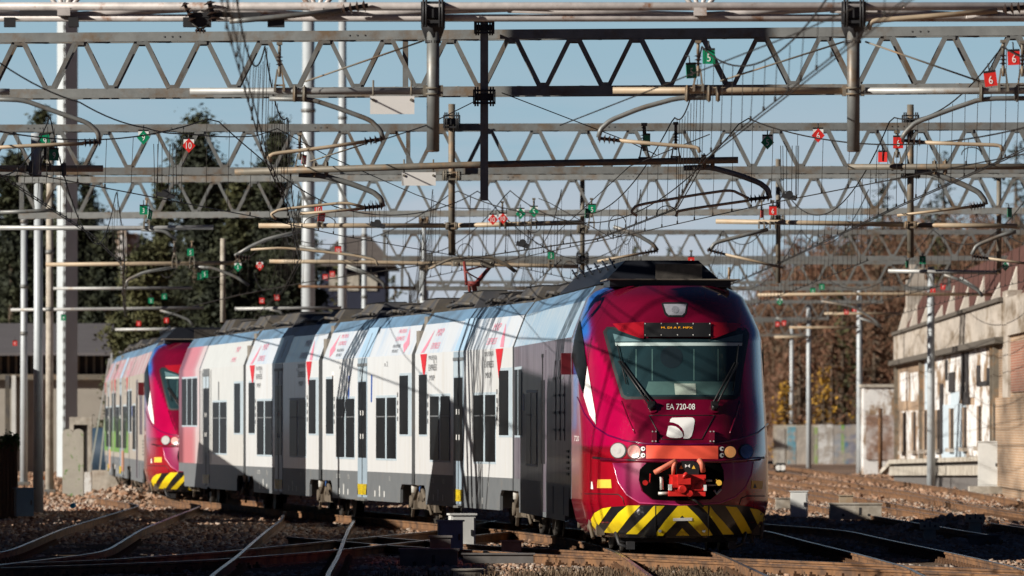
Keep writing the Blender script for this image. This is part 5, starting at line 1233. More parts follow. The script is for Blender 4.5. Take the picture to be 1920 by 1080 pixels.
for a in [
 (1329, 105, YA, 'g', 's', '5', 'largest green plate reading 5, right of the insulator above the train'),
 (1296, 132, YA, 'g', 's', '5', 'green plate reading 5, half hidden, just left of and below the largest green one', R(-4), R(35)),
 (1901, 107, YA, 'r', 's', '6', 'red plate reading 6 at the top right edge, between two insulators', R(-3)),
 (1857, 147, YA, 'r', 's', '6', 'red plate reading 6 tilted, lower left of the one at the right edge', R(-8)),
 (84, 262, YB, 'g', 's', '9', 'green plate reading 9, tilted, below the curved arm at the left edge', R(-10)),
 (101, 289, YB, 'g', 's', '9', 'green plate reading 9, upright, just below the tilted one at the left edge', 0, R(25)),
 (269, 258, YB, 'g', 'd', '9', 'green diamond plate reading 9 hanging from the long sagging wire at the left'),
 (354, 273, YB, 'r', 'd', '10', 'red diamond plate reading 10 hanging right of the green diamond reading 9'),
 (1213, 262, YB, 'g', 's', '5', 'dark green plate seen beside the black insulator over the windscreen', 0, R(50), .155, True),
 (1439, 267, YB, 'g', 'd', '5', 'green diamond plate reading 5, upper right of the train'),
 (1534, 254, YB, 'r', 'd', '6', 'red diamond plate reading 6, right of the green diamond reading 5'),
 (1684, 266, YB, 'r', 's', '6', 'red plate reading 6 beside the brown post at the right'),
 (1655, 293, YB, 'r', 's', '6', 'dark red back of a plate, lower left of the red 6 by the brown post', 0, R(170), .14, True),
 (269, 393, YC, 'g', 's', '3', 'green plate over the grey pipe in front of the left conifer'),
 (281, 402, YC, 'g', 's', '3', 'small green plate seen edge-on, right behind the one before the left conifer', R(15), R(60)),
 (570, 299, YC, 'r', 's', '10', 'narrow red plate among the insulators left of the thick pale mast', R(8), R(55)),
 (597, 391, YC, 'r', 's', '10', 'red plate reading 10 in front of the thick pale mast, upper of two'),
 (603, 406, YC, 'r', 's', '10', 'red plate right under the red 10 on the thick pale mast', R(6), R(30)),
 (924, 412, YC, 'r', 'd', '10', 'white-topped red diamond reading 10 over the pantograph, left of the pair'),
 (943, 410, YC, 'r', 'd', '10', 'white-topped red diamond reading 10 over the pantograph, right of the pair'),
 (976, 401, YC, 'g', 'd', '5', 'white-topped green diamond reading 5, left of the green pair'),
 (1001, 397, YC, 'g', 'd', '5', 'white-topped green diamond reading 5, right of the green pair'),
 (1110, 391, YC, 'g', 's', '5', 'green plate reading 5 above the train roof, left of the curved dark arm'),
 (1101, 400, YC, 'g', 's', '5', 'dark green plate half hidden behind the green 5 above the roof', 0, R(55)),
 (1449, 394, YC, 'r', 's', '6', 'red plate reading 6 right of the curved dark arm'),
 (1429, 400, YC, 'r', 's', '6', 'narrow dark red plate left of the red 6 by the curved dark arm', 0, R(60), .13, True),
 (357, 472, YD, 'g', 's', '5', 'green plate on the tan pipe left of the concrete post'),
 (376, 517, YD, 'g', 's', '5', 'green plate below the tan pipe, left of a closely set pair', 0, R(20)),
 (384, 513, YD, 'g', 's', '5', 'green plate below the tan pipe, right of a closely set pair'),
 (446, 501, YD, 'g', 'd', '5', 'white-topped green diamond right of the concrete post'),
 (487, 499, YD, 'r', 'd', '10', 'white-topped red diamond right of the concrete post'),
 (634, 468, YD, 'r', 's', '10', 'red plate in front of the middle tall mast'),
 (1033, 478, YD, 'g', 's', '5', 'green plate reading 5 just right of the pantograph'),
 (1296, 488, YD, 'r', 's', '6', 'red plate just above the black roof pod of the train'),
 (1730, 487, YD, 'g', 's', '7', 'green plate in front of the white chimney at the right'),
 (1701, 495, YD, 'g', 's', '7', 'dark green plate left of the green one by the chimney', 0, R(60), .15, True),
 (1885, 500, YD, 'g', 'd', '7', 'white-topped green diamond near the right edge over the brick roof'),
 (1893, 398, YC, 'g', 's', '7', 'dark green plate at the right edge above the brown hillside', 0, R(50), .15, True),
 (610, 519, YE, 'r', 's', '10', 'small red plate against the thick mast, lower of two'),
 (623, 513, YE, 'r', 's', '10', 'small red plate against the thick mast, upper of two'),
 (283, 563, YE, 'g', 's', '5', 'small green plate before the dark conifer, lower left of two'),
 (308, 555, YE, 'g', 's', '5', 'small green plate before the dark conifer, upper right of two'),
 (491, 563, YE, 'r', 's', '10', 'small red plate over the white train roof, left of two'),
 (519, 557, YE, 'r', 's', '10', 'small red plate over the white train roof, right of two'),
 (260, 606, 300, 'r', 's', '5', 'tiny red plate above the far train, left of two'),
 (312, 600, 300, 'r', 's', '5', 'tiny red plate above the far train, right of two'),
 (119, 595, 260, 'g', 's', '9', 'tiny green plate against the white tower'),
 (28, 643, 300, 'r', 's', '9', 'tiny red plate in front of the grey shed roof at the left edge'),
 (1462, 566, YE, 'g', 'd', '5', 'small white-topped green diamond just right of the train roof'),
 (1524, 545, YE, 'g', 's', '5', 'small green plate before the brown wood, left of two'),
 (1541, 537, YE, 'g', 's', '5', 'small green plate before the brown wood, right of two'),
 (1749, 544, YE, 'r', 's', '7', 'small red plate on the pale pole before the brick building'),
 (1768, 537, YE, 'r', 's', '7', 'small red plate right of the pale pole before the brick building'),
 (1602, 580, 300, 'r', 's', '6', 'tiny red plate touching the pale pole left of the brick building'),
 (1587, 584, 300, 'r', 's', '6', 'tiny red plate just left of the pale pole left of the brick building'),
 (1458, 607, 300, 'r', 's', '6', 'tiny red plate right beside the train shoulder, left of two'),
 (1470, 605, 300, 'r', 's', '6', 'tiny red plate right beside the train shoulder, right of two')]:
    sign(*a)

# ---- wires
def cable(pts, r, name, label, cat='wire', droppers=None, group='overhead wires'):
    mb = MB(); mb.tube(pts, r, 5); o = mb.build(name, M['wire'], None, pts[0]); tag(o, label, cat, group)
    if droppers:
        for a, b in droppers:
            MB().tube([a, b], .0042, 4).tube([b, b+Vector((0, 0, .05))], .014, 5).build('dropper', M['wire'], o)
    return o
def line(xy, sup, label, zc=5.28, zm=6.7, twin=True, y_end=None, sag=.95, drop=2.6, step=1.3):
    """one track's overhead line: a sagging messenger and a level contact wire joined by droppers"""
    pts = [Vector((x, y, 0)) for x, y in xy]
    def at(Y): return interp(xy, Y)
    ys_ = np.arange(xy[0][1], xy[-1][1]+.01, step)
    def zmess(Y):
        for a, b in zip(sup, sup[1:]):
            if a <= Y <= b: t = (Y-a)/(b-a); return zm - 4*sag*t*(1-t)*min(1, ((b-a)/40)**2)
        return zm
    mess = [Vector((at(Y), Y, zmess(Y))) for Y in ys_]; dr = []
    for Y in np.arange(xy[0][1]+1, xy[-1][1], drop):
        if len(dr) < 60: dr.append((Vector((at(Y)+.03, Y, zmess(Y))), Vector((at(Y)+random.uniform(-.02, .02), Y+random.uniform(-.2, .2), zc))))
    m_ = cable(mess, .0105, 'messenger_wire', label[0], droppers=dr)
    con = [Vector((at(Y), Y, zc)) for Y in ys_]
    cable(con, .0085, 'contact_wire', label[1])
    if twin: cable([p+Vector((.05, 0, .0)) for p in con], .0085, 'contact_wire', label[2])
line([(3.2, 62), (3.07, 66), (2.38, 105), (2.50, 129), (1.5, 150), (-.72, 166), (-2.7, 180), (-4.8, 195), (-7, 214), (-9.5, 240), (-11, 262)], [62, 105, 129, 169, 203, 240, 262], ('sagging cable above the train track', 'contact wire running down to the pantograph', 'second contact wire of the pair running down to the pantograph'))
line([(6.3, 62), (6.15, 105), (5.85, 129), (5.5, 169), (5.1, 203), (5.3, 259), (5, 300)], [62, 105, 129, 169, 203, 259, 300], ('sagging cable at the right, past the red plates reading 6', 'contact wire at the right edge, past the red plates reading 6', 'twin of the contact wire past the red plates reading 6'))
line([(-2.2, 62), (-2.46, 73.5), (-3.1, 105), (-3.46, 129), (-4.3, 169), (-5.5, 203), (-8, 259)], [62, 105, 129, 169, 203, 259], ('sagging cable dropping steeply left of centre', 'contact wire dropping steeply left of centre', 'twin contact wire dropping steeply left of centre'))
line([(-7.3, 101), (-6.63, 108.5), (-4.1, 134), (-3.0, 147.4), (-.95, 166), (.6, 182), (3, 210)], [86, 129, 169, 210], ('sagging cable crossing from the left edge over the white train', 'contact wire crossing from the left edge over the white train', ''), twin=False)
line([(-6.9, 103), (-6.85, 111.5), (-7.4, 147), (-8.2, 177), (-10, 215), (-12, 260)], [85, 129, 169, 203, 260], ('sagging cable close to the left edge', 'contact wire close to the left edge', 'twin contact wire close to the left edge'), sag=1.5)
line([(6.9, 96), (6.3, 103), (3.85, 126), (2.0, 147), (.5, 163), (-2, 190)], [80, 129, 169, 205], ('sagging cable slanting from the right edge over the train', 'contact wire slanting from the right edge over the train', ''), twin=False, sag=1.1)
line([(10.5, 169), (10.2, 203), (9.5, 259), (9.0, 300), (8.6, 350)], [169, 203, 259, 300, 350], ('far sagging cable in front of the brick building', 'far contact wire in front of the brick building', ''), twin=False)
line([(1.0, 169), (.4, 203), (0, 259), (-.3, 300)], [169, 203, 259, 300], ('far sagging cable over the pantograph', 'far contact wire over the pantograph', ''), twin=False, drop=3.2)
line([(2.6, 169), (2.6, 203), (2.5, 259), (2.4, 350)], [169, 203, 259, 300, 350], ('far sagging cable over the train cab', 'far contact wire over the train cab', ''), twin=False, drop=3.2)
line([(7.2, 169), (7.0, 203), (6.4, 259), (6.1, 300), (5.8, 350)], [169, 203, 259, 300, 350], ('far sagging cable right of the train shoulder', 'far contact wire right of the train shoulder', ''), twin=False, drop=2.2)
line([(-1.6, 169), (-2.2, 203), (-3.2, 259), (-3.6, 300)], [169, 203, 259, 300], ('far sagging cable just left of the pantograph', 'far contact wire just left of the pantograph', ''), twin=False, drop=2.2)
line([(12.2, 129), (12.0, 169), (11.8, 203), (11.6, 259), (11.3, 350)], [129, 169, 203, 259, 300, 350], ('sagging cable in front of the saw-tooth roof', 'contact wire in front of the saw-tooth roof', ''), twin=False, drop=2.2)
def pxwire(pts, label, r=.008, sag=0.):
    q = []; P3 = [P(x, y, Y) for x, y, Y in pts]
    for a, b in zip(P3, P3[1:]):
        for k in range(8):
            t = k/8; v = a.lerp(b, t); v.z -= 4*sag*t*(1-t)*(b-a).length*.05; q.append(v)
    q.append(P3[-1]); return cable(q, r, 'cross_wire', label)
pxwire([(941, 174, 128.6), (1180, 266, 131), (1230, 290, 131.5)], 'straight stay wire from the blue-grey post down to the right')
pxwire([(0, 118, 96), (150, 192, 106), (275, 240, 116), (345, 250, 122), (480, 255, 128)], 'dark sagging wire from the left edge to the green diamond reading 9', .010, .1)
pxwire([(480, 255, 128), (520, 241, 129), (610, 290, 133), (700, 330, 138), (780, 365, 145), (850, 390, 152), (920, 392, 158)], 'dark wire sagging from the left insulators towards the diamond plates')
pxwire([(700, 268, 105.5), (800, 235, 112), (890, 190, 128)], 'short stay wire rising to the blue-grey post')
pxwire([(1040, 440, 168), (1180, 312, 131), (1330, 252, 112)], 'thin slanting wire left of the hanging insulators')
pxwire([(1150, 448, 150), (1030, 380, 158), (1010, 372, 168)], 'thin wire from the green diamonds to the right')
pxwire([(1050, 235, 105), (1500, 60, 80), (1600, 15, 74)], 'thin wire rising to the upper right corner')
def loopwire(px, py, rx, ry, Y, label, a0=.0, a1=6.28):
    cable([P(px+rx*math.cos(a0+(a1-a0)*k/22), py+ry*math.sin(a0+(a1-a0)*k/22), Y) for k in range(23)], .0075, 'jumper_loop', label, 'wire')
loopwire(1158, 423, 16, 20, 140, 'round jumper loop above the cab, left of the dark arm'); loopwire(1250, 400, 18, 14, 128, 'half-round jumper under the dark arm', 3.1, 6.3); loopwire(1068, 510, 15, 20, 165, 'round jumper loop beside the pantograph'); loopwire(1822, 290, 19, 14, 104, 'half-round jumper at the right edge', 3.1, 6.3); loopwire(600, 420, 30, 16, 140, 'flat jumper loop over the thick pale mast', 3.1, 6.3); loopwire(20, 290, 22, 18, 122, 'half-round jumper at the left edge', 3.1, 6.3); loopwire(1000, 424, 14, 12, 168, 'small round jumper under the green diamonds'); loopwire(872, 473, 14, 16, 166, 'round jumper loop over the pantograph head'); loopwire(530, 340, 20, 14, 127, 'sagging jumper under the left insulators', 0, 3.2)
def tens(px, py, w_, h, Y, label):
    """tension assembly: splice bar hung in a bundle of rods"""
    root = empty('wire_splice', P(px, py, Y), label, 'splice'); s_ = 1/S(Y); mb = MB(); c = P(px, py, Y)
    mb.bar(P(px-w_/2, py-2, Y), P(px+w_/2, py+4, Y), .05, 9*s_); mb.disc(c+Vector((0, 0, .03)), (0, 1, 0), 7*s_, .06, 12); mb.build('clamp_body', M['dark_steel'], root)
    mb = MB()
    for q in (-.55, -.4, -.18, .15, .42, .58): mb.tube([P(px+q*w_, py-2, Y), P(px+q*w_*1.1+random.uniform(-3, 3), py-h, Y)], .006, 5)
    mb.build('rod', M['wire'], root)
tens(310, 365, 36, 95, 127, 'dark splice clamp hanging in rods below the red diamond'); tens(980, 458, 24, 55, 166, 'dark splice clamp right over the pantograph'); tens(1480, 368, 28, 95, 127, 'dark splice clamp hanging in rods left of the right brown post'); tens(708, 421, 28, 45, 168, 'dark splice clamp on the tan pipe over the white train')

# ================================================================ buildings
def brick_mat(name, c1, c2, mortar, sc=1.9):
    m = bpy.data.materials.new(name); m.use_nodes = True; t = m.node_tree; b = t.nodes['Principled BSDF']; b.inputs['Roughness'].default_value = .9
    tcn = t.nodes.new('ShaderNodeTexCoord'); mpn = t.nodes.new('ShaderNodeMapping'); mpn.inputs['Rotation'].default_value = (R(90), 0, R(90)); t.links.new(tcn.outputs['Object'], mpn.inputs[0])
    sp = t.nodes.new('ShaderNodeSeparateXYZ'); cb = t.nodes.new('ShaderNodeCombineXYZ'); t.links.new(tcn.outputs['Object'], sp.inputs[0]); t.links.new(sp.outputs['Y'], cb.inputs['X']); t.links.new(sp.outputs['Z'], cb.inputs['Y'])
    br = t.nodes.new('ShaderNodeTexBrick'); br.inputs['Scale'].default_value = sc; br.inputs['Color1'].default_value = (*c1, 1); br.inputs['Color2'].default_value = (*c2, 1); br.inputs['Mortar'].default_value = (*mortar, 1)
    br.inputs['Brick Width'].default_value = .6; br.inputs['Row Height'].default_value = .14; br.inputs['Mortar Size'].default_value = .02
    t.links.new(cb.outputs[0], br.inputs['Vector'])
    n = t.nodes.new('ShaderNodeTexNoise'); n.inputs['Scale'].default_value = .7; n.inputs['Detail'].default_value = 6; mpn.inputs['Rotation'].default_value = (0, 0, 0); mpn.inputs['Scale'].default_value = (1, .2, 1); t.links.new(mpn.outputs[0], n.inputs['Vector'])
    r_ = t.nodes.new('ShaderNodeMapRange'); r_.inputs['From Min'].default_value = .3; r_.inputs['From Max'].default_value = .7; r_.inputs['To Min'].default_value = .4; r_.inputs['To Max'].default_value = 1.45; t.links.new(n.outputs['Fac'], r_.inputs[0])
    mu_ = t.nodes.new('ShaderNodeMix'); mu_.data_type = 'RGBA'; mu_.blend_type = 'MULTIPLY'; mu_.inputs[0].default_value = 1; t.links.new(br.outputs['Color'], mu_.inputs[6]); t.links.new(r_.outputs[0], mu_.inputs[7]); t.links.new(mu_.outputs[2], b.inputs['Base Color']); return m
M['brick_tan'] = brick_mat('sooty tan brick', (.34, .22, .13), (.27, .16, .09), (.36, .30, .24)); M['brick_red'] = brick_mat('red brick infill', (.26, .10, .06), (.20, .08, .05), (.26, .20, .16)); M['stucco'] = mat('stained pale stucco', (.42, .37, .32), .9, 0, .25, 1.5, bump=.1, col2=(.20, .155, .11), mixscale=1.2, thr=(.47, .62), stretch=(1, .14, .9)); M['whitewash'] = mat('white wall paint', (.70, .69, .68), .8, 0, .12, 2, col2=(.27, .18, .11), mixscale=1.4, thr=(.48, .57), stretch=(1, .22, .6)); M['palewash'] = mat('pale blue wall paint', (.50, .58, .64), .8, 0, .12, 3); M['dark_open'] = mat('dark opening', (.03, .026, .026), .8, 0, .3, 2); M['roof_tile'] = mat('red brown roof tiles', (.075, .026, .018), .85, 0, .35, 2, bump=.3, col2=(.10, .04, .03), mixscale=1.2)
# long brick depot on the right: facade from F0 (far) to F1 (near)
F0 = Vector((15.03, 327, 0)); F1 = Vector((13.7, 214, 0)); fd = (F1-F0); FL = fd.length; fd /= FL; fn = Vector((-fd.y, fd.x, 0)); fn = fn if fn.x < 0 else -fn
depot = empty('brick_depot', F0 + Vector((0, 0, .3)), 'long old brick building with painted-over windows and a saw-tooth roof at the right', 'building')
ZB, ZT = .2, 5.45
def fs_of(px):           # distance along the facade of a photo column
    d = ray(px, 700); a = F0; k = d.x/d.y
    return (a.x - k*a.y)/(k*fd.y - fd.x)
def zat(px, py): s_ = fs_of(px); p = F0+fd*s_; return CAMZ + (HOR-py)/S(p.y)
def fbox(s0, s1, z0, z1, out0, out1, mb=None, mi=0):
    mb = mb or MB(); vs = []
    for s_, o_, z in [(s, o, z) for z in (z0, z1) for s, o in ((s0, out0), (s1, out0), (s1, out1), (s0, out1))]:
        p = F0 + fd*s_ + fn*o_; vs.append((p.x, p.y, z))
    return mb.add(vs, [(3,2,1,0),(4,5,6,7),(0,1,5,4),(1,2,6,5),(2,3,7,6),(3,0,4,7)], mi)
S1 = fs_of(1885)
fbox(0, FL, ZB-.4, ZT-1.0, 0, -14).build('wall', M['brick_tan'], depot); fbox(-.2, S1+.3, ZT-1.0, ZT, .12, -14).build('parapet', M['stucco'], depot)
q = fbox(-.3, S1+.5, ZT-1.18, ZT-1.0, .32, -.2); fbox(-.3, S1+.5, ZT, ZT+.12, .22, -.2, q); q.build('cornice', mat('dark weathered cornice', (.10, .085, .07), .9, 0, .3, 4), depot)
# near bay with pilaster and red brick
fbox(S1, S1+3.2, zat(1893, 745), ZT+.28, .08, -2).build('pilaster', M['stucco'], depot); fbox(S1+3.2, FL, ZT-1.0, ZT+.05, .12, -14).build('parapet', M['stucco'], depot); fbox(S1+4.2, FL, zat(1910, 735), ZT-1.2, .05, -.2).build('brick_panel', M['brick_red'], depot); fbox(fs_of(1872), FL, ZB, zat(1890, 745), .10, -.2).build('brick_panel', M['brick_tan'], depot)
# painted windows, white paint fields, dark letters
pf = []
for px0, px1, y0, y1, m_ in ((1688, 1704, 698, 752, 'whitewash'), (1708, 1726, 698, 752, 'whitewash'), (1735, 1745, 675, 768, 'palewash'), (1746, 1768, 670, 768, 'whitewash'), (1770, 1808, 665, 760, 'whitewash'), (1784, 1800, 735, 765, 'palewash'), (1810, 1828, 660, 745, 'whitewash'), (1829, 1856, 650, 725, 'whitewash'), (1830, 1864, 722, 760, 'whitewash'), (1690, 1730, 770, 862, 'whitewash'), (1738, 1766, 768, 860, 'whitewash'), (1768, 1812, 758, 860, 'palewash'), (1815, 1864, 758, 856, 'whitewash')):
    s0, s1 = sorted((fs_of(px0), fs_of(px1))); zm_ = (px0+px1)/2; fbox(s0, s1, zat(zm_, y1), zat(zm_, y0), .012+.004*len(pf) % .05, -.05).build('painted_patch', M[m_], depot); pf.append(1)
for px0, px1, y0, y1 in ((1783, 1793, 698, 735), (1807, 1811, 662, 750), (1815, 1819, 660, 745), (1808, 1820, 735, 758), (1836, 1841, 685, 722), (1836, 1862, 715, 723), (1855, 1861, 690, 722), (1766, 1771, 720, 850), (1776, 1779, 675, 712)):
    s0, s1 = sorted((fs_of(px0), fs_of(px1))); zm_ = (px0+px1)/2; fbox(s0, s1, zat(zm_, y1), zat(zm_, y0), .085, .0).build('painted_letter', M['dark_open'], depot)
for px in (1697, 1717, 1738, 1762, 1788, 1813, 1841, 1869):
    s0 = fs_of(px-3.5); s1 = fs_of(px+3.5); s0, s1 = sorted((s0, s1)); y0 = 774-(px-1697)*.09; y1 = 846-(px-1697)*.06
    w_ = fbox(s0, s1, zat(px, y1), zat(px, y0), .10, .02).build('window', M['brick_tan'], depot)
    fbox(s0+(s1-s0)*.72, s1, zat(px, y1), zat(px, y0), .12, .08).build('dark_reveal', M['dark_open'], w_); fbox(s0-.3, s1+.3, zat(px, y1)-.12, zat(px, y1), .2, .05).build('sill', M['stucco'], w_)
for px in (1684, 1731, 1866, 1872): s_ = fs_of(px); fbox(s_-.15, s_+.15, ZB, ZT-1.2, .16, .0).build('downpipe', M['galv_brown'], depot)
# roof and the row of pale triangular gable fins
def rp3(s_, o_, z): p = F0+fd*s_+fn*o_; return Vector((p.x, p.y, z))
MB().add([rp3(-.2, -.22, ZT+.05), rp3(FL, -.22, ZT+.05), rp3(FL, -1.2, ZT+1.9), rp3(-.2, -1.2, ZT+1.9), rp3(-.2, -12, ZT), rp3(FL, -12, ZT)], [(0,1,2,3), (3,2,5,4), (0,3,4), (1,5,2)]).build('roof', M['roof_tile'], depot)
for px, yt in ((1688, 577), (1709, 570), (1731, 562), (1756, 572), (1778, 535), (1804, 538), (1833, 518), (1862, 530), (1893, 500)):
    s_ = fs_of(px); p = F0+fd*s_; sc_ = S(p.y); zt = CAMZ+(HOR-yt)/sc_
    MB().add([rp3(s_-.15, .10, ZT+.1), rp3(s_-.15, -.20, ZT+.1), rp3(s_-.15, -.19, zt), rp3(s_+.5, .10, ZT+.1), rp3(s_+.5, -.20, ZT+.1), rp3(s_+.5, -.19, zt)], [(0,1,2), (3,5,4), (0,2,5,3), (1,4,5,2), (0,3,4,1)]).build('gable_fin', mat('cream render', (.58, .53, .46), .9, 0, .12, 2), depot)
cs = P(1721, 560, 345); MB().b2((cs.x-.44, 345, 4), (cs.x+.44, 346.2, P(0, 525, 345).z)).b2((cs.x-.30, 345.2, P(0, 525, 345).z), (cs.x+.30, 346.0, P(0, 493, 345).z)).build('chimney', M['stucco'], depot)
# loading platform in front
pa = P(1676, 866, 290); pb = P(1960, 856, 228); pl = empty('loading_platform', (pa.x, pa.y, gz(pa.x, pa.y)), 'low concrete loading platform with a pale edge below the brick building', 'platform')
MB().add([(pa.x, pa.y, -.2), (pb.x, pb.y, -.2), (pb.x, pb.y, pb.z), (pa.x, pa.y, pa.z), (pa.x+3, pa.y, -.2), (pb.x+3, pb.y, -.2), (pb.x+3, pb.y, pb.z), (pa.x+3, pa.y, pa.z)], [(0,1,2,3), (3,2,6,7), (0,3,7,4), (1,5,6,2)]).build('retaining_wall', M['conc_dark'], pl)
mb = MB(); mb.bar(pa+Vector((-.05, 0, 0)), pb+Vector((-.05, 0, 0)), .3, .14); mb.bar(pa+Vector((-.05, 0, -.05)), P(1656, 886, 291), .25, .14); mb.bar(pa+Vector((-.1, .1, -.32)), pb+Vector((-.1, .1, -.36)), .12, .3); mb.build('edge', M['concrete'], pl)
# low white shed and graffiti wall
sh = P(1655, 760, 348); shd = empty('white_shed', (sh.x, 348, gz(sh.x, 348)), 'low flat-roofed white shed left of the brick building', 'shed'); a = P(1619, 726, 348); b = P(1690, 880, 348)
MB().b2((a.x, 348, gz(a.x, 348)-.2), (b.x, 352, a.z)).build('wall', M['whitewash'], shd); MB().b2((a.x-.1, 347.9, a.z), (b.x+.1, 352, a.z+.12)).build('roof', M['concrete'], shd); c_ = P(1624, 778, 347.9); d_ = P(1688, 862, 347.9); MB().b2((c_.x, 347.94, d_.z), (d_.x, 347.97, c_.z)).build('stained_lower_wall', mat('rust stained wall', (.22, .13, .09), .9, 0, .4, 1.5, col2=(.45, .40, .38), mixscale=1.2), shd)
gp = P(1655, 830, 345); o = MB().tube([(gp.x-.1, 345, 0), (gp.x-.1, 345, P(0, 765, 345).z)], .09, 10).build('rusty_post', M['rail_side'], None, (gp.x-.1, 345, 0)); tag(o, 'rusty brown post in front of the white shed', 'post')
wl = empty('graffiti_wall', (XZ(1540, 440), 440, 0), 'long low wall with white, blue and green graffiti, between the train and the brick building', 'wall'); a = P(1450, 800, 440); b = P(1625, 872, 440)
MB().b2((a.x, 440, -.3), (b.x, 440.3, P(0, 797, 440).z)).build('wall', M['concrete'], wl)
for x0, x1, y0, m_ in ((1456, 1472, 803, (.50, .48, .44)), (1476, 1492, 800, (.10, .34, .46)), (1493, 1524, 799, (.48, .42, .36)), (1527, 1533, 801, (.28, .42, .10)), (1534, 1562, 796, (.72, .72, .72)), (1563, 1577, 797, (.30, .32, .36)), (1577, 1583, 797, (.20, .40, .06)), (1583, 1590, 797, (.05, .16, .28)), (1590, 1606, 796, (.20, .20, .26)), (1606, 1622, 800, (.42, .36, .34))):
    MB().b2((XZ(x0, 440), 439.97, -.1), (XZ(x1, 440), 440.02, P(0, y0, 440).z)).build('graffiti', mat('graffiti paint', tuple(.75*c+.04 for c in m_), .8, 0, .3, 3, col2=(.30, .27, .24), mixscale=1.6, thr=(.44, .56)), wl)
# low shed on the left
lw = empty('grey_shed', (XZ(80, 335), 335, 0), 'long low building at the left with grey roof, dark window strip and pale wall', 'building'); xl, xr = XZ(-160, 335), XZ(205, 335); zz = lambda y, Y=335: P(0, y, Y).z
MB().b2((xl, 335, -.3), (xr, 350, zz(707))).build('wall', mat('pale cream wall', (.33, .30, .26), .9, 0, .12, 1.5), lw); MB().b2((xl+.02, 335.3, zz(707)), (xr-.02, 349.8, zz(664))).build('window_strip', M['dark_open'], lw)
mb = MB(); 
for k in range(26): x = xl+(xr-xl)*k/25; mb.b2((x-.04, 335.15, zz(707)), (x+.04, 335.28, zz(664)))
mb.build('mullion', M['galv_brown'], lw); MB().add([(xl-.4, 334, zz(662)), (xr+.2, 334, zz(662)), (xr+.2, 346, zz(600)), (xl-.4, 346, zz(600)), (xl-.4, 334, zz(667)), (xr+.2, 334, zz(667)), (xr+.2, 350, zz(640)), (xl-.4, 350, zz(640))], [(0,1,2,3), (4,7,6,5), (0,4,5,1), (1,5,6,2), (0,3,7,4), (3,2,6,7)]).build('roof', mat('grey sheet roof', (.13, .12, .125), .7, 0, .15, 1), lw); MB().b2((xl, 334.6, zz(712)), (xr, 335.0, zz(702))).build('ledge', M['galv_brown'], lw)
for x in (14, 26): MB().b2((XZ(x-4, 334.5), 334.4, 0), (XZ(x+4, 334.5), 334.8, zz(704))).build('downpipe', M['roof_dark' if x < 20 else 'cab_white'], lw)
o = MB().b2((XZ(205, 336), 336.2, -.3), (XZ(300, 336), 337, zz(740))).build('boundary_wall', M['concrete'], None, (XZ(250, 336), 336, 0)); tag(o, 'pale boundary wall behind the far train', 'wall')
# small left-hand things
def slabthing(px0, px1, y0, y1, Y, dep, name, m, label, cat, top=None):
    a = P(px0, y0, Y); b = P(px1, y1, Y); z0 = min(b.z, gz(b.x, Y)); poly = top or [(a.x, z0), (b.x, z0), (b.x, a.z), (a.x, a.z)]
    o = MB().prism(poly, 1, Y, Y+dep).build(name, m, None, ((a.x+b.x)/2, Y, z0)); return tag(o, label, cat)
gr = mat('grey concrete with green scrawl', (.40, .37, .32), .9, 0, .15, 3, col2=(.14, .24, .08), mixscale=3.4, thr=(.56, .60)); a = P(117, 812, 244); b = P(156, 922, 244); cx_ = (a.x+b.x)/2; hw_ = (b.x-a.x)/2
top = [(a.x, gz(a.x, 244)-.1), (b.x, gz(a.x, 244)-.1), (b.x, a.z)] + [(cx_+hw_*.5+hw_*.5*math.cos(k*.52), a.z+hw_*.4*math.sin(k*.52)) for k in range(1, 6)] + [(cx_, a.z)] + [(cx_-hw_*.5+hw_*.5*math.cos(k*.52), a.z+hw_*.4*math.sin(k*.52)) for k in range(1, 6)] + [(a.x, a.z)]
o = MB().prism(top, 1, 244, 244.5).build('concrete_block', gr, None, (cx_, 244, 0)); tag(o, 'upright concrete slab with a double-rounded top and green scrawl', 'concrete slab')
a = P(172, 882, 262); b = P(228, 916, 262); o = MB().prism([(a.x, -.1), (b.x, -.1), (XZ(214, 262), a.z-.15), (XZ(200, 262), a.z), (a.x, a.z)], 1, 262, 264).build('concrete_ramp', M['concrete'], None, (a.x, 262, 0)); tag(o, 'pale sloping concrete block at the foot of the far train', 'concrete block')
slabthing(156, 171, 885, 914, 258, .5, 'concrete_post', M['whitewash'], 'short white post left of the sloping concrete block', 'post')
cf = empty('concrete_doorway', (XZ(150, 275), 275, 0), 'white door-like frame with a dark opening behind the scrawled slab', 'frame'); a = P(130, 782, 275); b = P(172, 900, 275)
mb = MB(); mb.b2((a.x, 275, a.z-.25), (b.x, 275.3, a.z)); mb.b2((b.x-.14, 275, 0), (b.x, 275.3, a.z-.25)); mb.b2((a.x, 275, 0), (a.x+.14, 275.3, a.z-.25)); mb.build('frame', M['concrete'], cf); MB().b2((a.x+.14, 275.2, 0), (b.x-.14, 275.28, a.z-.25)).build('dark_panel', M['dark_open'], cf)
bf = empty('blue_fence', (XZ(185, 290), 290, 0), 'short dark blue corrugated fence left of the far train', 'fence'); mb = MB()
for k in range(14): x = XZ(174+k*1.8, 290); mb.tube([(x, 290, -.1), (x, 290, P(0, 802, 290).z)], .028, 6)
mb.build('corrugated_sheet', mat('dark blue sheet', (.04, .08, .13), .5, 0, .2, 3), bf); MB().b2((XZ(172, 290), 290.03, .4), (XZ(200, 290), 290.08, .5)).build('rail', M['galv'], bf)
lt = MB(); a = P(163, 790, 270); 
for e in (0, .35): lt.bar((a.x+e, 270, gz(a.x, 270)), (P(205+e*10, 672, 270).x, 270, P(0, 672, 270).z), .05, .05, up=(0, 1, 0))
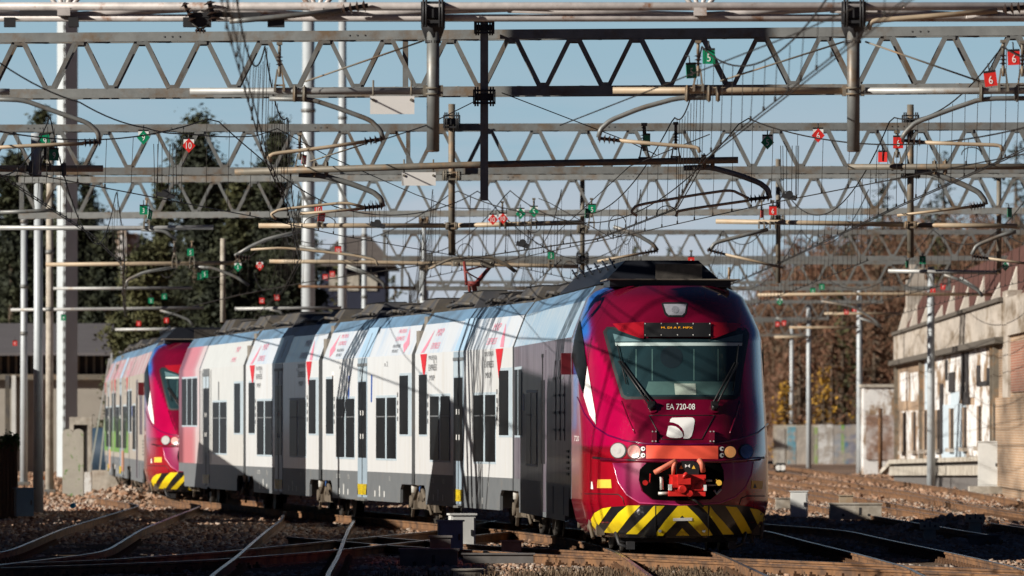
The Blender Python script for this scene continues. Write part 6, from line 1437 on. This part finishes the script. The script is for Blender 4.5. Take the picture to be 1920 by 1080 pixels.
lt.bar(P(209, 662, 270), P(209, 745, 270), .06, .06, up=(0, 1, 0)); o = lt.build('leaning_rail', M['tube_grey'], None, (a.x, 270, 0)); tag(o, 'pale leaning frame of two bars left of the far train', 'frame')
pb_ = empty('timber_planter', (XZ(5, 190), 190, -.2), 'dark brown timber wall with ivy on top at the left edge', 'wall'); a = P(-30, 830, 190); b = P(26, 960, 190); mb = MB()
for k in range(9): x = XZ(-30+k*7, 190); mb.b2((x, 190+.02*(k % 2), -.25), (x+.078, 190.3+.02*(k % 2), a.z+.02*(k % 3)))
mb.build('board', mat('dark brown boards', (.09, .05, .03), .9, 0, .3, 3, stretch=(1, 1, .2)), pb_)
o = tag(MB().disc(P(137, 948, 183), (.3, 1, .2), .055, .1, 12).build('blue_bucket', mat('bright blue plastic', (.02, .35, .65), .4), None, P(137, 948, 183)), 'small bright blue plastic tub on the dark ballast at the left', 'tub')
o = tag(MB().tube([P(80, 928, 230), P(80, 900, 230)], .05, 8).tube([P(80, 900, 230), P(80, 893, 230)], .055, 8, 1).build('orange_marker', [M['white'], mat('orange paint', (.8, .25, .03), .5)], None, P(80, 928, 230)), 'small orange and white marker post at the foot of the masts', 'marker post')
# houses beyond the trees
hs = empty('grey_house', (XZ(690, 430), 430, 0), 'dark house with a grey-brown gable roof behind the pale masts', 'house'); x0, x1 = XZ(600, 430), XZ(722, 430); zr, ze = P(0, 436, 430).z, P(0, 492, 430).z
MB().b2((x0, 430, -.3), (x1, 444, ze)).build('wall', mat('dark house wall', (.018, .022, .045), .8, 0, .2, 1), hs); MB().add([(x0-.4, 429.4, ze-.2), (x1+.6, 429.4, ze-.2), (x1-.9, 437, zr), (x0+1, 437, zr), (x0-.4, 444.6, ze-.2), (x1+.6, 444.6, ze-.2)], [(0,1,2,3), (3,2,5,4), (0,3,4), (1,5,2), (0,4,5,1)]).build('roof', mat('grey brown tiles', (.12, .10, .09), .85, 0, .25, 2), hs)
for k in range(3): x = XZ(628+k*34, 430); f_ = MB().b2((x-.3, 429.93, P(0, 545, 430).z), (x+.3, 430.0, P(0, 512, 430).z)).build('window', M['concrete'], hs)
ht = empty('white_house', (XZ(236, 470), 470, 0), 'small white block of a house showing between the dark trees', 'house'); zt = P(0, 431, 470).z
MB().b2((XZ(216, 470), 470, 0), (XZ(236, 470), 474, zt)).b2((XZ(236, 470), 470.5, 0), (XZ(256, 470), 474, P(0, 437, 470).z)).build('wall', M['whitewash'], ht); MB().b2((XZ(214, 470), 469.9, P(0, 472, 470).z), (XZ(226, 470), 470.1, P(0, 466, 470).z)).build('balcony', M['concrete'], ht)

# ================================================================ trees
def leaf_mat(name, c, c2, ro=.8):
    m = mat(name, c, ro, 0, .35, .9, col2=c2, mixscale=.45, thr=(.42, .6)); return m
LM = {'dark': leaf_mat('dark evergreen needles', (.013, .019, .008), (.032, .037, .012)), 'olive': leaf_mat('olive needles', (.075, .072, .022), (.03, .038, .014)), 'grey': leaf_mat('grey green needles', (.035, .048, .034), (.02, .03, .02)), 'yellow': leaf_mat('yellow autumn leaves', (.46, .25, .02), (.24, .13, .02)), 'brown': leaf_mat('brown autumn twigs', (.17, .075, .04), (.075, .055, .032)), 'ivy': leaf_mat('ivy leaves', (.05, .09, .015), (.02, .04, .01))}
M['bark'] = mat('grey brown bark', (.09, .065, .045), .9, 0, .3, 6, bump=.3, stretch=(1, 1, .2))
def leaf_cloud(C, size, droop=.0, aspect=1.6):
    n = len(C); u = rng.normal(size=(n, 3)); u[:, 2] = u[:, 2]*.6 - droop; u /= np.linalg.norm(u, axis=1)[:, None]
    v = np.cross(u, rng.normal(size=(n, 3))); v /= np.linalg.norm(v, axis=1)[:, None]; s_ = size*(.5+rng.random(n))[:, None]
    a = C - u*s_*aspect*.5; b = C + v*s_*.5; c = C + u*s_*aspect*.5; d = C - v*s_*.5
    return np.stack([a, b, c, d], 1).reshape(-1, 3), (np.arange(n)[:, None]*4 + np.arange(4)[None])
def tree(px, ytop, hw_px, Y, kind, label, name='evergreen_tree', n=5000, base_frac=.06, size=.30, dens=5.5, conic=True, lean=0., cat='tree', group='trees along the line'):
    s_ = S(Y); X = XZ(px, Y); g = gz(X, Y); H = P(0, ytop, Y).z - g; W = hw_px/s_; n = int(n*dens); size *= .34
    root = empty(name, (X, Y, g), label, cat, group); C = []; tb = MB()
    tb.tube([(X, Y, g-.2), (X+lean*.4, Y, g+H*.5), (X+lean, Y, g+H*.98)], [W*.07+.12, W*.05+.06, .02], 8)
    nb = 46 if conic else 30
    for k in range(nb):
        t = base_frac + (1-base_frac)*((k+random.random())/nb)
        if conic: r = W*(1-t)**.66*random.uniform(.55, 1.15) + .1
        else: r = W*math.sin(math.pi*min(1, (t*.92+.06)))**.6*random.uniform(.5, 1.1)
        a = random.random()*6.283; zc = g+H*t; m_ = max(10, int(n/nb*(r/W+.15)*1.3)); l = rng.random(m_)**.65
        dz = -.22*r if conic else .35*r
        cx = X+lean*t + np.cos(a)*r*l; cy = Y + np.sin(a)*r*l; cz = zc + dz*l
        sp = .10*W*(.5+l) + .05*H/nb
        C.append(np.stack([cx+rng.normal(size=m_)*sp, cy+rng.normal(size=m_)*sp, cz+rng.normal(size=m_)*sp*.9 - (.10*W*rng.random(m_) if conic else 0)], 1))
        tb.tube([(X+lean*t, Y, zc), (X+lean*t+math.cos(a)*r*.8, Y+math.sin(a)*r*.8, zc+dz*.8)], [.05+.01*W, .015], 5)
    C = np.concatenate(C); Vv, Ff = leaf_cloud(C, size, .35 if conic else 0, 2.6)
    tb.build('trunk', M['bark'], root); np_mesh('crown', Vv, Ff, LM[kind], root, (X, Y, g+H*.5)); return root
T = tree
T(22, 290, 75, 385, 'dark', 'dark evergreen at the left edge behind the masts', n=9000); T(78, 205, 55, 430, 'olive', 'tall slender evergreen whose tip shows over the left truss', n=6000, size=.3); T(-40, 250, 80, 400, 'dark', 'dark evergreen cut by the left edge', n=6000)
T(368, 218, 105, 380, 'dark', 'tallest broad dark evergreen left of centre', n=13000); T(300, 330, 60, 400, 'olive', 'evergreen with a ragged crown just left of the tallest one', n=6000); T(516, 232, 78, 390, 'dark', 'pointed dark evergreen right of the tallest one', n=9000); T(448, 330, 75, 400, 'olive', 'dull olive evergreen between the two tallest dark ones', n=8000); T(570, 380, 60, 410, 'dark', 'small dark evergreen behind the thick pale mast', n=5000)
T(272, 470, 105, 320, 'olive', 'drooping olive conifer right behind the far train', n=9000, size=.26); T(160, 300, 70, 430, 'dark', 'thin-crowned dark evergreen right of the white tower', n=3500); T(205, 430, 75, 410, 'dark', 'low dark evergreen in front of the white house', n=6000); T(110, 400, 80, 420, 'dark', 'dark evergreen behind the white tower', n=7000); T(60, 300, 95, 395, 'dark', 'broad dark evergreen behind the two slim masts', n=9000); T(150, 400, 90, 415, 'dark', 'broad low dark evergreen right of the white tower', n=7000); T(410, 300, 85, 405, 'dark', 'dark evergreen just right of the tallest one', n=8000); T(475, 330, 85, 410, 'dark', 'dark evergreen between the tallest and the pointed one', n=8000)
T(640, 455, 42, 415, 'olive', 'olive bush-like tree left of the grey house', 'broad_tree', 3000, .1, .3, False); T(740, 520, 40, 425, 'olive', 'low olive tree right of the grey house', 'broad_tree', 2500, .1, .3, False)
T(420, 470, 110, 360, 'dark', 'wide dark evergreen low behind the white train roof', n=9000); T(520, 480, 90, 365, 'dark', 'dark evergreen low behind the white train, right of the wide one', n=7000)
T(1655, 320, 72, 560, 'grey', 'round grey-green tree on the hillside above the right trusses', 'broad_tree', 9000, .25, .42, False); T(1770, 285, 60, 640, 'grey', 'grey-green pine on the hill, topmost at the right', 'broad_tree', 6000, .3, .45, False); T(1905, 265, 60, 620, 'grey', 'grey-green tree on the hill cut by the right edge', 'broad_tree', 6000, .3, .45, False); T(1598, 430, 45, 600, 'grey', 'smaller grey-green tree at the left foot of the hill', 'broad_tree', 4500, .2, .42, False); T(1745, 375, 60, 590, 'grey', 'dark green tree on the hill behind the white chimney', 'broad_tree', 6000, .25, .42, False)
for px, yt, w_, Y in ((1192, 458, 16, 900), (1255, 462, 10, 900), (1275, 465, 9, 900)): T(px, yt, w_, Y, 'olive', {1192: 'widest of three tiny far trees over the train cab', 1255: 'tiny far tree over the cab, middle of three', 1275: 'tiny far tree over the cab, rightmost of three'}[px], 'broad_tree', 900, .2, .6, False)
T(1545, 690, 62, 468, 'yellow', 'yellow autumn tree behind the graffiti wall, right of the two yellow ones', 'autumn_tree', 3500, .05, .35, False); T(1472, 715, 40, 465, 'yellow', 'yellow autumn bush right beside the train, left of the two yellow ones', 'autumn_tree', 2200, .05, .33, False)
for i_, (px, yt, w_, kd) in enumerate(((1500, 590, 45, 'brown'), (1580, 540, 50, 'olive'), (1640, 560, 48, 'brown'), (1700, 500, 50, 'brown'), (1560, 610, 42, 'brown'), (1760, 440, 60, 'olive'), (1830, 450, 60, 'brown'))):
    T(px, yt, w_, 492-i_, kd, ['russet tree on the hill foot right beside the train shoulder', 'olive tree on the hill foot above the graffiti wall', 'russet tree on the hill foot behind the white shed', 'russet tree just left of the white chimney', 'low russet tree above the yellow ones', 'olive tree above the saw-tooth roof', 'russet tree above the saw-tooth roof'][i_], 'autumn_tree' if kd == 'brown' else 'broad_tree', 2600, .15, .42, False)
# ivy on the timber wall
C = np.stack([XZ(-30, 190)+rng.random(700)*.78, 190+rng.random(700)*.5-.12, P(0, 826, 190).z+rng.normal(size=700)*.07+.02], 1); C[:, 2] -= .25*(rng.random(700) < .25)*rng.random(700)
Vv, Ff = leaf_cloud(C, .06); o = np_mesh('ivy', Vv, Ff, LM['ivy'], None, (XZ(-5, 190), 190, 1.5)); tag(o, 'clump of ivy lying on the dark timber wall at the left edge', 'ivy')
# brown autumn wood covering the hillside, far off
C = []
for k in range(900):
    px = random.uniform(1430, 2000); Y = random.uniform(505, 660); X = XZ(px, Y); g = gz(X, Y); H = random.uniform(4, 9.5); W = random.uniform(1.2, 3.0); m_ = 170
    t = rng.random(m_); r = W*np.sin(np.pi*(t*.85+.1))*rng.random(m_)**.5; a = rng.random(m_)*6.28
    C.append(np.stack([X+np.cos(a)*r, Y+np.sin(a)*r, g+H*t], 1))
C = np.concatenate(C); n = len(C); u = rng.normal(size=(n, 3))*[.8, .8, 1]; u[:, 2] = np.abs(u[:, 2])+.2; u /= np.linalg.norm(u, axis=1)[:, None]; v = np.cross(u, rng.normal(size=(n, 3))); v /= np.linalg.norm(v, axis=1)[:, None]; l = (.3+.5*rng.random(n))[:, None]; wv = .045
Vv = np.stack([C-u*l*.5-v*wv, C-u*l*.5+v*wv, C+u*l*.5+v*wv*.4, C+u*l*.5-v*wv*.4], 1).reshape(-1, 3); Ff = np.arange(n)[:, None]*4+np.arange(4)[None]
tag(np_mesh('autumn_wood', Vv, Ff, LM['brown']), kind='stuff')
# dark far wood on the left and centre
C = []
for k in range(900):
    px = random.uniform(-150, 760); Y = random.uniform(480, 560); X = XZ(px, Y); H = random.uniform(9.5, 13.5) if px < 560 else random.uniform(4, 7); W = random.uniform(1.2, 2.2); m_ = 130
    t = rng.random(m_); r = W*(1-t)**.6*rng.random(m_)**.5; a = rng.random(m_)*6.28
    C.append(np.stack([X+np.cos(a)*r, Y+np.sin(a)*r, -.2+H*t], 1))
Vv, Ff = leaf_cloud(np.concatenate(C), .42, .2); tag(np_mesh('far_wood', Vv, Ff, LM['dark']), kind='stuff')

# ================================================================ unseen objects added left of the view to throw the long shadows
rs = empty('shadow_caster_shed', (-16, 120, 0), 'long brick shed added out of view left of the tracks to cast shade', 'building'); mb = MB()  # invented shed, its heights shaped to shade the ground and train
for y0, y1, h in ((92, 118, 5.3), (118, 125.4, 5.5), (140.2, 148.1, 5.0), (156.6, 174, 4.6), (185.5, 205, 4.0)): mb.b2((-19, y0, -.3), (-13.2 if y0 < 190 else -14.5, y1-.004, h))
for y0, y1 in ((125.4, 132.0), (133.4, 140.2)): mb.b2((-13.8, y0, -.3), (-13.2, y1-.004, 9.0))  # tall walls shade the cab side, the slit lets sun onto the cabinet
mb.build('wall', M['brick_tan'], rs)
mb = MB()
for y0, y1, h in ((92, 125.3, 5.5), (140.4, 148.0, 5.02), (156.6, 174.2, 4.62)): mb.b2((-19.3, y0, h), (-13.1, y1, h+.15))
mb.build('roof', M['roof_tile'], rs)
for k in range(12):
    y = 95+k*6; f_ = MB().b2((-13.24, y, 1.2), (-13.17, y+2.2, 3.4)).build('window', M['glass_dark'], rs)
cr = empty('shadow_caster_frame', (-13.6, 150.5, 0), 'added slanting lattice crane left of the tracks, outside the picture', 'shadow frame'); mb = MB()  # invented beams, added to throw slanted shadow bars on the carriage
for k, (ya, za, yb, zb_) in enumerate(((148.3, 4.6, 149.6, 10.2), (148.9, 4.6, 150.2, 10.2), (149.7, 4.6, 151.0, 10.0), (148.3, 7.2, 151.0, 8.2), (148.9, 6.0, 150.6, 7.0), (150.6, 4.6, 149.6, 10.2))): mb.bar((-13.6, ya, za), (-13.6+.03*k, yb, zb_), .16, .16)
mb.box((-13.6, 149.5, 5.2), (.5, 2.6, .5)); mb.build('jib', M['rail_side'], cr)
MB().b2((-13.9, 148.2, -.2), (-13.3, 151.2, 4.9)).build('base', M['concrete'], cr)
gb = empty('shadow_caster_gable', (-14, 153.5, 0), 'gable-shaped wall added out of view left of the tracks to cast shade', 'building')  # invented wall, added to throw a sloping shadow edge on the carriage
MB().prism([(151.3, -.2), (156.4, -.2), (156.4, 5.6), (153.6, 8.0), (151.3, 8.0)], 0, -14.0, -13.4).build('wall', M['brick_tan'], gb)
def shadow_caster_tree(X, Y, H, label, seed):
    rr = random.Random(seed); root = empty('shadow_caster_tree', (X, Y, gz(X, Y)), label, 'tree', 'added shadow trees left of the tracks'); mb = MB()
    def br(p, d, l, r, dep):
        q = p + d*l; mb.tube([p, q], [r, r*.7], 6, cap=False)
        if dep == 0: return
        for _ in range(3 if dep > 1 else 2):
            nd = (d + Vector((rr.gauss(0, .42), rr.gauss(0, .42), rr.gauss(.12, .25)))).normalized(); br(q, nd, l*rr.uniform(.6, .85), r*.62, dep-1)
    br(Vector((X, Y, gz(X, Y))), Vector((0, 0, 1)), H*.33, .16, 5); mb.build('branches', M['bark'], root)
wt = empty('shadow_caster_tank', (-11.5, 121.9, gz(-11.5, 121.9)), 'round tank on thin legs added out of view to shade the truss', 'shadow caster'); MB().tube([(-11.5, 121.9, 10.8), (-11.5, 121.9, 15.3)], 1.2, 24).build('tank', M['galv_brown'], wt)  # invented tank, placed and sized to shade the middle of the near truss
for a in range(4): MB().tube([(-11.5+.9*math.cos(a*1.571), 121.9+.9*math.sin(a*1.571), -.3), (-11.5+.9*math.cos(a*1.571), 121.9+.9*math.sin(a*1.571), 10.8)], .03, 8).build('leg', M['galv_brown'], wt)
shadow_caster_tree(-14.2, 146.2, 12, 'bare tree added out of view left of the tracks to cast streaks', 3)  # unseen tree added to streak the carriages with shadow
ts = empty('shadow_caster_tower', (-15, 180.5, 0), 'narrow tall block added out of view left of the tracks to cast shade', 'tower'); MB().b2((-15.4, 177.2, -.2), (-14.4, 183.8, 9.3)).build('wall', M['brick_tan'], ts); MB().b2((-15.6, 177.0, 9.3), (-14.2, 184.0, 9.5)).build('roof', M['roof_tile'], ts)  # invented block, added to throw the dark band across the carriage

# ================================================================ tidy: at most thing > part > sub-part
def depth(o):
    d = 0
    while o.parent: o = o.parent; d += 1
    return d
merge = {}
for o in [x for x in bpy.data.objects if x.type == 'MESH' and depth(x) == 2 and kids(x)]:
    ch = kids(o); key = (o.data.name, tuple(c.data.name for c in ch), tuple(tuple(c.location) for c in ch)); 
    if key not in merge:
        V_, F_, MI, SMO, mats = [], [], [], [], []
        for q in [o]+ch:
            off = q.location if q is not o else Vector((0, 0, 0)); b = len(V_); V_ += [tuple(v.co+off) for v in q.data.vertices]
            for p in q.data.polygons:
                F_.append(tuple(b+i for i in p.vertices)); m_ = q.data.materials[p.material_index]
                if m_ not in mats: mats.append(m_)
                MI.append(mats.index(m_)); SMO.append(p.use_smooth)
        me = bpy.data.meshes.new(o.data.name); me.from_pydata(V_, [], F_)
        for m_ in mats: me.materials.append(m_)
        me.polygons.foreach_set('material_index', MI); me.polygons.foreach_set('use_smooth', SMO); merge[key] = me
    o.data = merge[key]
    for c in ch: bpy.data.objects.remove(c)
print('objects', len(bpy.data.objects), 'signs', SIGNS)
